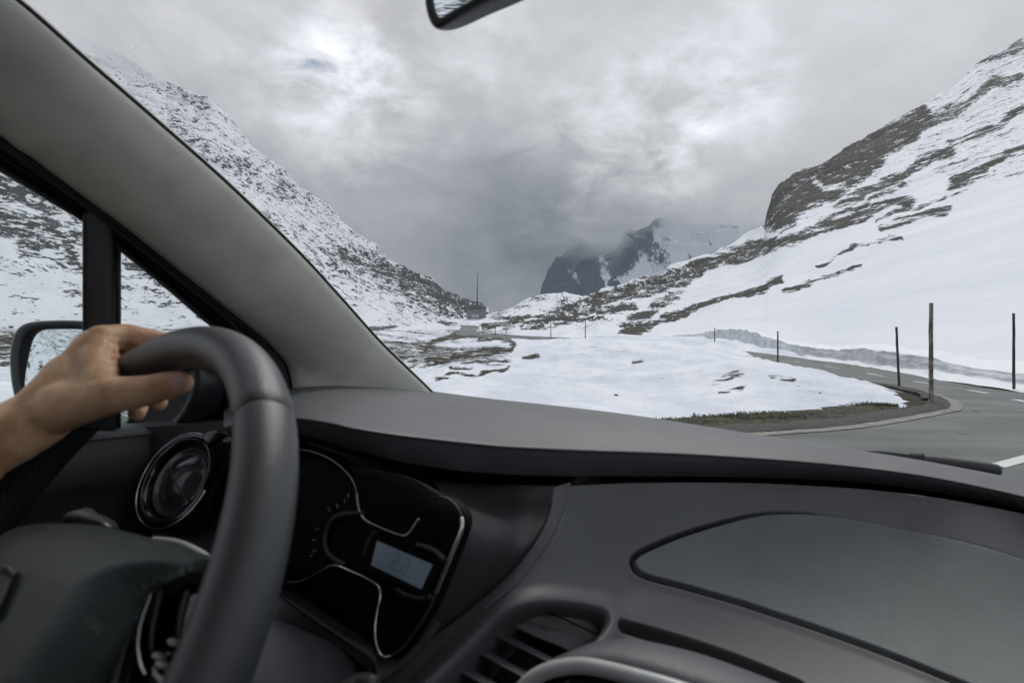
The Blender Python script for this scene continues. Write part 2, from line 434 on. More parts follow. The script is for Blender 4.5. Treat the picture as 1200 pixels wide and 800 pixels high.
#@@WORLD
# ------------------------------------------------------------------ world, sun, camera
sun_az, sun_el = math.radians(18), math.radians(52)      # azimuth from +Y towards +X
w = bpy.data.worlds.new('World'); sc.world = w; w.use_nodes = True
nt = w.node_tree; nt.nodes.clear()
class WN(NT):
    def __init__(s, t): s.t = t
W = WN(nt)
wout = W.n('OutputWorld'); bg = W.n('Background')
tc = W.n('TexCoord').outputs['Generated']
sky = W.n('TexSky', sky_type='NISHITA'); sky.sun_disc = False; sky.sun_elevation = sun_el; sky.sun_rotation = sun_az; sky.altitude = 2300
nz = W.n('Vector', ) if False else None
def wdir(px, py):
    v = ray(px, py); return v/np.linalg.norm(v)
def blob(px, py, rad, soft=1.0, squash=(1, 1, 1)):
    """soft spot round a sky direction (radius in radians)"""
    d = wdir(px, py)
    sub = W.n('VectorMath', operation='SUBTRACT', ins={0: warped, 1: tuple(d)}).outputs[0]
    sub = W.n('VectorMath', operation='MULTIPLY', ins={0: sub, 1: squash}).outputs[0]
    L = W.n('VectorMath', operation='LENGTH', ins={0: sub}).outputs['Value']
    return W.rng(L, rad, 0.0)
norm = W.n('VectorMath', operation='NORMALIZE', ins={0: tc}).outputs[0]
wn = W.n('TexNoise', ins={'Vector': norm, 'Scale': 3.2, 'Detail': 6, 'Roughness': .6}).outputs['Color']
warp = W.n('VectorMath', operation='MULTIPLY_ADD', ins={0: wn, 1: (.34, .34, .34), 2: (-.17, -.17, -.17)}).outputs[0]
warped = W.n('VectorMath', operation='ADD', ins={0: norm, 1: warp}).outputs[0]
sq = W.mapping(norm, (1, 1, 1.9))
n_big = W.noise(sq, 2.6, 8, .55, .25); n_mid = W.noise(sq, 7.5, 8, .58, .35)
base = W.math('ADD', W.math('MULTIPLY', n_big, .6), W.math('MULTIPLY', n_mid, .4))
zc = W.n('SeparateXYZ', ins={0: norm}).outputs[2]
up = W.rng(zc, -.05, .62)
# cloud luminance: darker low in the valley, brighter above
lum = W.math('ADD', W.math('MULTIPLY', up, .30), .335)
lum = W.math('MULTIPLY', lum, W.rng(base, .32, .68, .80, 1.18, False))
def add(v, b, k): return W.math('ADD', v, W.math('MULTIPLY', b, k))
tex = W.rng(n_mid, .38, .62, .15, 1.25, False)
lum = add(lum, W.math('MULTIPLY', blob(800, 130, .21), tex), .36)
lum = add(lum, W.math('MULTIPLY', blob(690, 185, .20), tex), .13)
lum = add(lum, W.math('MULTIPLY', blob(380, 85, .17), tex), .46)
lum = add(lum, W.math('MULTIPLY', blob(560, 60, .12), tex), .20)
lum = add(lum, W.math('MULTIPLY', blob(470, 130, .13), tex), .22)
lum = add(lum, blob(1080, 60, .5), .15)
lum = add(lum, blob(560, 225, .26), -.10)
lum = add(lum, blob(700, 260, .30), -.11)
lum = add(lum, blob(590, 345, .09), .05)
lum = add(lum, blob(250, 60, .14), .03)
colr = W.mix(W.rng(lum, .15, .6), C(.90, .985, 1.10), C(1.0, 1.0, 1.06))
cl = W.n('VectorMath', operation='SCALE', ins={0: colr, 'Scale': lum}).outputs[0]
skyc = W.n('VectorMath', operation='SCALE', ins={0: sky.outputs[0], 'Scale': .085}).outputs[0]
hole = W.math('MULTIPLY', W.math('ADD', blob(362, 88, .040, squash=(1, 1, 2.2)), W.math('MULTIPLY', blob(335, 74, .03, squash=(1, 1, 2)), .6)), W.rng(n_mid, .3, .55), clamp=True)
hole = W.math('MULTIPLY', hole, .9, clamp=True)
allc = W.mix(hole, cl, skyc)
W.set(bg.inputs['Color'], allc); bg.inputs['Strength'].default_value = 1.0
nt.links.new(bg.outputs[0], wout.inputs['Surface'])

sl = bpy.data.lights.new('sun', 'SUN'); sl.energy = 1.4; sl.angle = math.radians(14); sl.color = (1.0, .97, .93)
so = bpy.data.objects.new('sun', sl); link(so)
sd = Vector((math.sin(sun_az)*math.cos(sun_el), math.cos(sun_az)*math.cos(sun_el), math.sin(sun_el)))
so.rotation_euler = (-sd).to_track_quat('-Z', 'Y').to_euler(); so.location = (0, 0, 60)
cd = bpy.data.cameras.new('camera'); cd.sensor_width = 36; cd.lens = 36*FPX/1200; cd.clip_start = .01; cd.clip_end = 12000
cd.dof.use_dof = True; cd.dof.focus_distance = 9.0; cd.dof.aperture_fstop = 9.0
co = bpy.data.objects.new('camera', cd); co.location = (0, 0, H); co.rotation_euler = (PI/2, 0, 0); link(co); sc.camera = co
sc.view_settings.view_transform = 'Standard'; sc.view_settings.look = 'None'; sc.view_settings.exposure = 0
sc.cycles.use_denoising = True
try: sc.cycles.denoiser = 'OPENIMAGEDENOISE'
except Exception: pass
sc.cycles.max_bounces = 5; sc.cycles.diffuse_bounces = 3; sc.cycles.glossy_bounces = 3; sc.cycles.use_adaptive_sampling = True; sc.cycles.adaptive_threshold = .02; sc.cycles.transparent_max_bounces = 16; sc.cycles.caustics_reflective = False; sc.cycles.caustics_refractive = False
sc.cycles.sample_clamp_indirect = 4

#@@TERRAIN
# ------------------------------------------------------------------ road
def RD(px, py, d): return PD(px, py, d)
# inner (left) and outer edge of the carriageway, matched section by section: x, y, z
def G(px, py, z):                      # pixel on the ground at elevation z
    d = (H-z)*FPX/(py-400); return PD(px, py, d)
inner = [(-16, .45, 0), (-8, 3.7, 0), (-2, 6.13, 0), tuple(G(877, 512, 0)), tuple(G(1012, 501, 0)), tuple(G(1110, 484, 0)), tuple(G(1127, 478, 0)), tuple(G(1119, 469, 0)),
         tuple(G(1087, 459, -.02)), tuple(G(1057, 453, -.02)), tuple(G(1012, 446, -.05)), tuple(G(956, 435, 0)), tuple(G(911, 425, .0)), tuple(PD(862, 414.5, 50)),
         tuple(PD(815, 408, 66)), tuple(PD(757, 403, 80)), tuple(PD(700, 401.5, 92)), tuple(PD(645, 399.3, 112)), tuple(PD(600, 397, 145)), tuple(PD(572, 395, 172)), tuple(PD(535, 391.5, 196)), tuple(PD(540, 382, 235)), tuple(PD(520, 381, 275))]
outer = [(-12, -8.2, 0), (-4, -4.9, 0), (2.5, -1.9, 0), (7.0, -.2, 0), (12.0, 2.0, -.05), (16.6, 6.0, -.1), (18.6, 11, -.2), (19.4, 15.5, -.3),
         tuple(G(1200, 455, -.30)), tuple(G(1155, 450, -.30)), tuple(G(1102, 442, -.30)), tuple(G(1012, 428, -.2)), tuple(G(937, 419, -.05)), tuple(PD(880, 412, 56)),
         tuple(PD(826, 406, 74)), tuple(PD(765, 401, 90)), tuple(PD(706, 397.5, 102)), tuple(PD(650, 395, 122)), tuple(PD(606, 392.8, 158)), tuple(PD(580, 390.5, 190)), tuple(PD(558, 391, 205)), tuple(PD(560, 382, 240)), tuple(PD(536, 381, 280))]
NR = 900
kk = np.linspace(0, len(inner)-1, NR)
def fine(P): return catmull(P, NR, False)
RI, RO = fine(inner), fine(outer)
def rowx(t): return RI*(1-t)+RO*t
ts = np.linspace(0, 1, 13)
camber = .03
RG = np.stack([rowx(t) for t in ts], 1)
road = build('road', RG.reshape(-1, 3), gridfaces(NR, len(ts)), M['asphalt'])
tag(road, kind='structure')
def roadstrip(i0, i1, t0, t1, name, mat, lift=.004, parent=None, n=3):
    a = np.arange(i0, i1+1); tt = np.linspace(t0, t1, n) if np.isscalar(t0) else None
    Gd = np.stack([RI[a]*(1-t)+RO[a]*t for t in tt], 1); Gd = Gd+np.array([0, 0, lift])
    return build(name, Gd.reshape(-1, 3), gridfaces(len(a), n), mat, parent)
# centre line dashes: measured by arc length along the middle of the road
cen = rowx(.5); cl_ = np.concatenate([[0], np.cumsum(np.linalg.norm(np.diff(cen, axis=0), axis=1))])
def idx_near(px, py):
    qx, qy = topx(cen); return int(np.argmin(np.hypot(qx-px, qy-py)))
def dash(P0, P1, wid, name='centre_line_dash'):
    P0, P1 = np.array(P0), np.array(P1); d = P1-P0; L = np.linalg.norm(d); d /= L; s = np.array([d[1], -d[0], 0]); s /= np.linalg.norm(s)
    n = 5; V = []
    for k in range(n):
        p = P0+(P1-P0)*k/(n-1)
        for q in (-wid/2, wid/2): V.append(p+s*q+np.array([0, 0, .006]))
    o = build(name, V, gridfaces(n, 2), M['paint'], road); return o
def road_z(x, y):
    P = RG.reshape(-1, 3); i = np.argmin((P[:, 0]-x)**2+(P[:, 1]-y)**2); return P[i, 2]
def gdash(a, b, wid, zz):
    A = G(a[0], a[1], zz); B = G(b[0], b[1], zz)
    for P in (A, B): P[2] = road_z(P[0], P[1])
    dash(A, B, wid)
DASH = [((968, 430), (983, 432.5), -.12), ((1016, 437.5), (1035, 441), -.14), ((1071, 446.5), (1092, 450), -.15), ((1135, 458), (1158, 462), -.14), ((1189, 469), (1215, 475), -.1)]
for a, b, zz in DASH:
    gdash(a, b, .16, zz)
gdash((930, 424.2), (938, 425.2), .15, -.1); gdash((903, 420), (909, 420.8), .15, -.05)
gdash((1168, 546), (1330, 500), .17, 0)
gdash((1060, 586), (1108, 569), .17, 0)

edging = build('edging_strip', np.stack([RI+(RI-RO)/np.linalg.norm(RI-RO, axis=1, keepdims=True)*t+np.array([0, 0, .012]) for t in (-.02, .12, .26)], 1)[60:620].reshape(-1, 3), gridfaces(560, 3), M['edging'], road)
RN = (RI-RO); RN[:, 2] = 0; RN /= np.linalg.norm(RN, axis=1, keepdims=True)

# ------------------------------------------------------------------ ground sheet
ctl = []   # px, py, d
def K(*a): ctl.extend(a)
K((810, 407, 40), (844, 411.5, 38), (862, 418, 35), (900, 424, 30), (941, 431, 25), (975, 439, 22), (1012, 447.5, 19), (1050, 455, 17), (1082, 462, 14.8), (757, 401, 45), (700, 402, 52), (677, 403, 58), (640, 402.5, 68), (620, 401, 75), (600, 400.5, 90), (575, 397.5, 130))
K((793, 495, 9.8), (862, 493, 10.1), (975, 490, 10.4), (1031, 486, 11), (1080, 478, 12), (1095, 472, 13))
K((850, 438, 20), (940, 448, 17), (780, 425, 28), (780, 450, 19), (700, 432, 28), (650, 445, 22), (600, 450, 20), (600, 432, 32), (560, 480, 12), (640, 480, 12), (720, 485, 11.5))
K((600, 412, 48), (640, 404, 58), (680, 408, 46), (560, 405, 90), (540, 397, 140), (520, 395, 170), (500, 383, 260), (480, 380, 330), (450, 384, 220), (430, 388, 160))
K((520, 450, 19), (480, 440, 28), (470, 425, 42), (450, 405, 80), (420, 400, 90), (510, 415, 60))
K((400, 480, 12), (300, 480, 12), (200, 480, 12), (0, 470, 13), (-300, 470, 12), (-800, 470, 10), (-2500, 460, 8), (300, 420, 60), (150, 410, 70), (0, 408, 70), (-300, 405, 60), (-1000, 405, 50), (250, 390, 140), (50, 388, 140), (-200, 388, 120), (-1000, 380, 100), (-2500, 380, 60))
K((1150, 500, 7), (1190, 470, 12), (1600, 480, 11), (2500, 500, 8), (1300, 450, 20), (1600, 440, 20), (1200, 430, 30), (1050, 412, 45), (940, 404, 65), (880, 398, 90), (800, 396, 110), (700, 392, 130), (620, 389, 180), (570, 385, 230), (560, 372, 320), (600, 370, 330), (700, 370, 300), (900, 370, 300), (1300, 360, 300), (1800, 360, 200), (3000, 380, 60))
K((600, 700, 3.1), (0, 700, 3.1), (1200, 700, 3.1), (-2000, 700, 3.1), (3000, 700, 3.1))
ctl = np.array(ctl, dtype=float)
def ang(px): return np.arctan((px-600)/FPX)
def radial(px, d): return d/np.cos(ang(px))
cu = ang(ctl[:, 0])*2.2; cr_ = radial(ctl[:, 0], ctl[:, 2]); cv = np.log(cr_)
ce = (H-(ctl[:, 1]-400)/FPX*ctl[:, 2])/cr_                     # elevation slope of the ground point seen from (0,0,0)
def tps_fit(u, v, e, lam=1e-3):
    n = len(u); r = np.hypot(u[:, None]-u, v[:, None]-v); Kk = np.where(r > 0, r*r*np.log(r+1e-9), 0)+lam*np.eye(n)
    P = np.stack([np.ones(n), u, v], 1); A = np.zeros((n+3, n+3)); A[:n, :n] = Kk; A[:n, n:] = P; A[n:, :n] = P.T
    return np.linalg.solve(A, np.concatenate([e, np.zeros(3)]))
tw = tps_fit(cu, cv, ce)
def tps(u, v):
    out = tw[-3]+tw[-2]*u+tw[-1]*v
    for i in range(len(cu)):
        r = np.hypot(u-cu[i], v-cv[i]); out = out+tw[i]*np.where(r > 0, r*r*np.log(r+1e-9), 0)
    return out
azs = np.unique(np.concatenate([np.linspace(-180, -47, 60), np.linspace(-47, 47, 1000), np.linspace(47, 180, 60)]))
rs = np.concatenate([[0.0, 1.5], np.geomspace(2.2, 420, 460), np.geomspace(440, 9000, 14)])
A_, R_ = np.meshgrid(np.radians(azs), rs)
X_, Y_ = np.sin(A_)*R_, np.cos(A_)*R_
uu = np.clip(A_, -1.4, 1.4)*2.2; vv = np.log(np.clip(R_, 3.0, 330))
sl_ = tps(uu, vv)
Z_ = sl_*np.clip(R_, 3.0, 330)
back = sstep(1.35, 1.75, np.abs(A_)); Z_ = Z_*(1-back)
near = sstep(6.5, 3, R_); Z_ = Z_*(1-near)
nse = fbm(X_*.35, Y_*.35, 6, 3)*.30+fbm(X_*.16+.3*Y_*.16, Y_*.16, 4, 23)*.30*sstep(14, 22, R_)+fbm(X_*1.6, Y_*1.6, 4, 9)*.055+fbm(X_*.5+Y_*.2, Y_*1.1, 4, 19, .5, True)*.06+fbm(X_*.05, Y_*.05, 4, 5)*np.clip(R_/100, 0, 1)*1.0
# terraces (cattle tracks) on the slope to the left of the hump
pxg, pyg = 600+FPX*np.tan(np.clip(A_, -1.3, 1.3)), 0
Z0 = Z_.copy()
Z_ = Z_+nse*sstep(8, 14, R_)
# distance to the road
rc = RG[::3].reshape(-1, 3); 
def road_dist(x, y):
    shp = x.shape; x = x.ravel(); y = y.ravel(); best = np.full(x.shape, 1e9); bz = np.zeros(x.shape)
    sel = np.where(np.hypot(x, y) < 420)[0]
    S = RI[::4]; T = RO[::4]; n = len(S)
    for i in range(n):
        d = T[i, :2]-S[i, :2]; L2 = d@d
        ex = x[sel]-S[i, 0]; ey = y[sel]-S[i, 1]
        t = np.clip((ex*d[0]+ey*d[1])/L2, 0, 1); dd = np.hypot(ex-t*d[0], ey-t*d[1])
        m = dd < best[sel]; k = sel[m]; best[k] = dd[m]; bz[k] = (S[i, 2]*(1-t)+T[i, 2]*t)[m]
    return best.reshape(shp), bz.reshape(shp)
nearr = R_ < 420
RDIST, RZ = road_dist(X_, Y_)
spc = np.clip(R_*.012, .05, 2.5)
bl = sstep(.45, 1.5, RDIST)*1.0
bl = sstep(0, 1, np.clip((RDIST-np.maximum(.35, spc*.9))/np.maximum(1.3, 0*R_), 0, 1))
Z_ = Z_*bl+(RZ-.05-.02*np.clip(R_/20, 0, 4))*(1-bl)
fr_ = fbm(X_*.9, Y_*.9, 4, 31)
# rock / grass mask
V = np.stack([X_, Y_, Z_], -1)
with np.errstate(all='ignore'):
    gx, gy = topx(V)
gx = np.where(Y_ > .5, gx, -9999); gy = np.where(Y_ > .5, gy, -9999)
mask = np.full(X_.shape, -.35)
def band(mask, x, y, pts, wd, k, soft=1.0):
    d = dpoly(x, y, pts); return np.maximum(mask, k-(k+.35)*sstep(wd*.35, wd*(1+soft), d))
wx = gx+fbm(gx*.03, gy*.06, 4, 41)*14; wy = gy+fbm(gx*.03, gy*.08, 4, 42)*7
for pts, wd, k in [(((497, 427), (520, 421), (547, 413), (596, 408)), 5, .62), (((505, 444), (530, 441), (560, 440), (604, 428)), 3, .55), (((490, 406), (510, 398), (540, 392), (560, 395)), 6, .62),
                   (((527, 433), (553, 430)), 4, .52), (((430, 384), (500, 378), (535, 381)), 4, .55), (((480, 431), (504, 424)), 3, .55), (((455, 414), (480, 404), (500, 398)), 4, .45), (((560, 399), (590, 396), (600, 404), (594, 410)), 4, .55),
                   (((-20, 384), (40, 382), (90, 377)), 5, .6), (((-20, 398), (30, 397), (50, 400)), 4, .5), (((-20, 412), (15, 414)), 3, .5), (((142, 378), (180, 376), (214, 385)), 4, .5), (((145, 370), (165, 366)), 3, .5),
                   (((232, 452), (262, 446)), 4, .3), (((0, 430), (20, 430)), 3, .4)]:
    mask = band(mask, wx, wy, pts, wd*.68, k*.80)
gen = sstep(645, 560, gx)*sstep(380, 390, gy)*sstep(452, 415, gy)
mask = np.maximum(mask, -.35+gen*(.54+.45*fbm(X_*.08+Y_*.05, Y_*.02, 3, 55)))
sparse = sstep(540, 600, gx)*sstep(800, 720, gx)*sstep(398, 408, gy)*sstep(462, 438, gy); mask = np.maximum(mask, -.35+sparse*(.27+.25*fbm(X_*.12, Y_*.05, 3, 57)))
leftg = sstep(330, 200, gx)*sstep(430, 395, gy); mask = np.maximum(mask, -.35+leftg*.56)
# bare scuffs, meltwater marks and a shaded streak painted on the near hump
for pts, wd, k in [(((836, 449), (856, 442), (872, 434)), 6, .24), (((846, 462), (868, 455)), 5, .2), (((930, 452), (960, 460)), 4, .12), (((905, 440), (930, 445)), 4, .1), (((985, 478), (1010, 470)), 4, .2), (((765, 447), (785, 441)), 3, .2), (((715, 464), (727, 463)), 2, .2), (((740, 425), (752, 423)), 3, .3), (((618, 419), (628, 416)), 3, .4)]:
    mask = band(mask, gx+fbm(gx*.1, gy*.1, 3, 77)*5, gy, pts, wd, k)
# earth beside the road edge
edge = sstep(1.6, .5, RDIST+fr_*.5)*(X_ > -40)*(R_ < 60)*(bl < .99)
mask = np.maximum(mask, -.35+edge*1.25*sstep(9, 10, R_)*(np.hypot(X_-4, Y_-11) < 9))
M['ground'] = mountain_mat('snowy_meadow', shade_dirt=(.78, .81, .86), fa=1.6, scale=.8, amp=.85, stretch=(.30, 1.0, 1.6), rot=(0, 0, .25), thr=.25, soft=.04, bumpd=.12, rockA=(.014, .012, .009), rockB=(.050, .042, .028), moss=(.046, .042, .018), moss_amt=.7, fine=5)
ground = build('ground', V.reshape(-1, 3), gridfaces(*X_.shape), M['ground'], attrs={'rock': mask})
tag(ground, kind='structure')

# gravel shoulder and grass verge along the inside of the bend
gi = np.arange(60, 400)
def strip_in(name, a, b, lift, mat, i0, i1, jitter=.0, par=None):
    ii = np.arange(i0, i1); P = RI[ii]; N = RN[ii]; nz_ = fbm(P[:, 0]*1.3, P[:, 1]*1.3, 4, 5)
    rows = []
    for t in np.linspace(0, 1, 7):
        off = a+(b-a)*t+(nz_*jitter*t)
        rows.append(P+N*off[:, None]+np.array([0, 0, 1])*(lift+.05*math.sin(PI*t))) 
    Gd = np.stack(rows, 1); Gd[..., 2] += fbm(Gd[..., 0]*6, Gd[..., 1]*6, 3, 8)*.015
    return build(name, Gd.reshape(-1, 3), gridfaces(len(ii), 7), mat, par), Gd
# index on inner edge of given world points
def ri(px, py):
    qx, qy = topx(RI); b = np.where(RI[:, 1] > 3, np.hypot(qx-px, qy-py), 1e9); return int(np.argmin(b))
i_a, i_b, i_c, i_d = ri(877, 512), ri(1110, 484), ri(1119, 469), ri(1012, 446)
sh_, SG = strip_in('road_shoulder', .24, .80, .02, M['gravel'], 30, i_d+60, .35)
tag(sh_, kind='structure')
# grass tufts as one uncountable verge
random.seed(3); tv = []; tf = []
for k in range(9500):
    i = random.randint(35, i_b+12); 
    f = (i-35)/(i_b-23)
    offm = .95+.30*random.random()+random.random()**2*.75*(1 if i < i_b-30 else .45)
    cn = vnoise(np.array([RI[i, 0]*.9]), np.array([offm*2.0]), 4)[0]
    if random.random() > .30+cn*.9: continue
    p = RI[i]+RN[i]*offm; p = p+np.array([random.uniform(-.04, .04), random.uniform(-.04, .04), 0.0])
    hgt = .03+.075*random.random()*(.5+cn)
    for b in range(4):
        a = random.uniform(0, 2*PI); l = hgt*random.uniform(.7, 1.2); w_ = .006+.005*random.random(); dx, dy = math.cos(a), math.sin(a); lean = l*random.uniform(.4, 1.4)
        o_ = len(tv); base = p+np.array([random.uniform(-.03, .03), random.uniform(-.03, .03), .015])
        tv += [base+np.array([-dy*w_, dx*w_, 0]), base+np.array([dy*w_, -dx*w_, 0]), base+np.array([dx*lean*.5+dy*w_*.6, dy*lean*.5-dx*w_*.6, l*.75]), base+np.array([dx*lean*.5-dy*w_*.6, dy*lean*.5+dx*w_*.6, l*.75]), base+np.array([dx*lean, dy*lean, l*.85])]
        tf += [(o_, o_+1, o_+2, o_+3), (o_+3, o_+2, o_+4)]
gr = build('grass', tv, tf, M['grass']); tag(gr, 'olive green grass growing along the verge inside the bend', 'grass', kind='stuff')
M['turf'] = turfm()
turf, _ = strip_in('grass_verge', .70, 1.45, .03, M['turf'], 30, i_b+4, .9); tag(turf, kind='structure')

# ------------------------------------------------------------------ cut snow bank on the far side of the road
bankpts = [  # px, base py, top py, d
 (1700, 475, 450, 14), (1420, 466, 446, 16), (1290, 458, 441, 17.5), (1200, 448.5, 437, 19.5), (1144, 442, 431, 22.5), (1118, 440, 426, 24.5), (1095, 437, 420, 26.5), (1069, 435, 416, 29.5), (1040, 431, 411.5, 33), (1012, 426, 408.5, 37.5), (982, 422, 410, 43), (955, 419.5, 408, 48), (930, 416.5, 404, 54), (905, 413, 397, 60), (885, 410.5, 391, 65), (868, 409, 386.5, 71), (844, 406.5, 387, 80), (820, 404, 391, 90), (800, 402.5, 392.5, 98), (775, 401, 394, 108), (757, 400, 395, 116), (735, 398.5, 396, 124)]
rows = []
n = 500
def col(k): return catmull([(p[0], p[k], p[3]) for p in bankpts], n, True)
Bb = catmull([PD(p[0], p[1], p[3]) for p in bankpts], n); Bt = catmull([PD(p[0], p[2], p[3]*1.03+.5) for p in bankpts], n)
dirn = Bt-Bb; dirn[:, 2] = 0; dirn /= np.linalg.norm(dirn, axis=1, keepdims=True)
hh = Bt[:, 2]-Bb[:, 2]
s_ = np.concatenate([[0], np.cumsum(np.linalg.norm(np.diff(Bb, axis=0), axis=1))])
lump = vnoise(s_*.28, s_*0, 3); lump2 = fbm(s_*.9, s_*0, 4, 6)
NBV = 44; rr = []; fa = []
for k in range(NBV):
    t = k/(NBV-1)
    if t < .30:      # soft pile at the foot
        u = t/.30; pos = Bb+dirn*(-2.0+2.2*u)
        zz = Bb[:, 2]-.16+(.04+hh*(.10+.34*lump))*u**1.2; f = 0.15*u
    elif t < .72:    # steep cut face
        u = (t-.30)/.42; pos = Bb+dirn*(.2+.35*u+.10*math.sin(u*9)*.4); zb = Bb[:, 2]-.12+hh*(.10+.34*lump); zz = zb+(Bb[:, 2]+hh-zb)*u; f = 1.0
    else:            # rolls back into the slope
        u = (t-.72)/.28; pos = Bb+dirn*(.55+5.0*u*u+.4*u); zz = Bb[:, 2]+hh+.10*np.sin(u*PI/2)+u*u*.25; f = max(0, 1-u*5)
    jx = fbm(s_*1.1+k*.05, np.full(n, k*.22), 5, 11)*(.28 if .2 < t < .8 else .08)*np.clip(hh, .3, 2)
    P = pos+dirn*jx[:, None]; P[:, 2] = zz+fbm(s_*.7, np.full(n, k*.15), 4, 14)*.12*np.clip(hh, .3, 2)
    rr.append(P); fa.append(np.full(n, f)*(.55+.45*np.clip(lump2*2+.5, 0, 1)))
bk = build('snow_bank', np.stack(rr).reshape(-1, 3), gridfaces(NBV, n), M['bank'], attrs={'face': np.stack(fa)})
tag(bk, 'white snow bank cut steeply beside the far side of the road', 'snow bank', kind='structure')

# ------------------------------------------------------------------ mountains
def mountain(name, cols, nu, nv, mat, mask_fn, amp, seed, prof=1.0, az_dense=None, nfreq=.02, ridged=.5, base_amp=.15, tapaz=None, lifted=False):
    """cols: az(rad), r0, e0 (tan elevation), r1, e1"""
    Cc = np.array(cols, dtype=float)
    az = np.interp(np.linspace(0, 1, nu), np.linspace(0, 1, len(az_dense)), az_dense) if az_dense is not None else np.linspace(Cc[0, 0], Cc[-1, 0], nu)
    g = [np.interp(az, Cc[:, 0], Cc[:, k]) for k in range(1, 5)]
    r0, e0, r1, e1 = g
    p = np.concatenate([[-.1], np.linspace(0, 1, nv), np.array([1.04, 1.15, 1.4])])[:, None]
    pc = np.clip(p, 0, 1)
    r = np.exp(np.log(r0)+(np.log(r1)-np.log(r0))*np.maximum(p, 0))
    sg = 26 if nu > 1000 else 8; kr = np.exp(-(np.arange(-60, 61)/sg)**2); kr /= kr.sum()
    e1s = np.convolve(np.pad(e1, 60, mode='edge'), kr, 'valid'); r0 = np.convolve(np.pad(r0, 60, mode='edge'), kr, 'valid'); e0 = np.convolve(np.pad(e0, 60, mode='edge'), kr, 'valid')
    e = e0+(e1s+(e1-e1s)*sstep(.72, .97, pc)-e0)*pc**prof
    z = H+e*r*np.where(p > 1, np.clip(1-(p-1)*2.2, 0, 1), 1)
    x, y = np.sin(az)*r, np.cos(az)*r
    nn = fbm(x*nfreq, y*nfreq, 7, seed, .52)*(1-ridged)+fbm(x*nfreq*1.3, y*nfreq*1.3+z*nfreq, 7, seed+5, .52, True)*ridged
    tap = (base_amp+(1-base_amp)*sstep(0, .35, pc))*(1 if tapaz is None else sstep(tapaz[0], tapaz[1], az))
    z = z+nn*amp*tap*(r/r1)
    z = z-np.where(p < 0, 1.0+.03*r0, 0)
    Vv = np.stack([x, y, z], -1)
    with np.errstate(all='ignore'): qx, qy = topx(Vv)
    qx = np.where(y > 1, qx, -9999); qy = np.where(y > 1, qy, -9999)
    mk = mask_fn(Vv, qx, qy, pc)
    lf = sstep(715, 745, qx) if lifted else np.zeros_like(mk)
    o = build(name, Vv.reshape(-1, 3), gridfaces(*z.shape), mat, attrs={'rock': mk, 'lift': lf})
    tag(o, kind='structure'); return o
def mcol(px, d0, py0, d1, py1):
    a = math.atan((px-600)/FPX); c = math.cos(a)
    return (a, d0/c, (400-py0)/FPX*c, d1/c, (400-py1)/FPX*c)

# right-hand slope
rc_ = [mcol(*q) for q in [(535, 262, 382, 330, 381), (548, 262, 381, 330, 374), (560, 250, 382, 330, 372), (566, 215, 387, 330, 370.5), (600, 195, 389, 345, 364), (620, 178, 389.5, 360, 358.5), (680, 142, 393, 420, 350), (700, 118, 395, 440, 346), (735, 120, 396.5, 480, 338), (757, 116, 395.5, 510, 328), (780, 108, 394, 540, 320), (800, 100, 393.5, 570, 312), (820, 93, 392, 590, 303), (844, 84, 388.5, 610, 292), (868, 75, 388, 640, 281), (890, 68, 391, 660, 268), (896, 66, 393, 665, 263), (899, 64, 394, 670, 247), (905, 62.5, 397, 675, 229), (914, 60, 402, 680, 216), (930, 56, 406.5, 690, 205), (955, 50, 409.5, 700, 193), (982, 45, 410.5, 705, 178), (1012, 39, 409, 710, 163), (1040, 35, 412, 715, 148), (1069, 31, 416.5, 720, 131), (1095, 28, 420.5, 725, 115), (1118, 26, 426.5, 730, 101), (1135, 25, 429, 735, 86), (1144, 24, 431.5, 735, 78), (1160, 23, 433, 740, 68), (1200, 21, 437.5, 750, 44), (1290, 19, 441.5, 760, -20), (1420, 17.5, 446.5, 770, -120), (1700, 15.5, 450.5, 780, -250), (2600, 14, 470, 800, -600)]]
a_end = rc_[-1][0]
rc_ += [(1.75, 60, .0, 700, .45), (2.3, 80, .0, 700, .4), (2.75, 90, 0, 700, .3)]
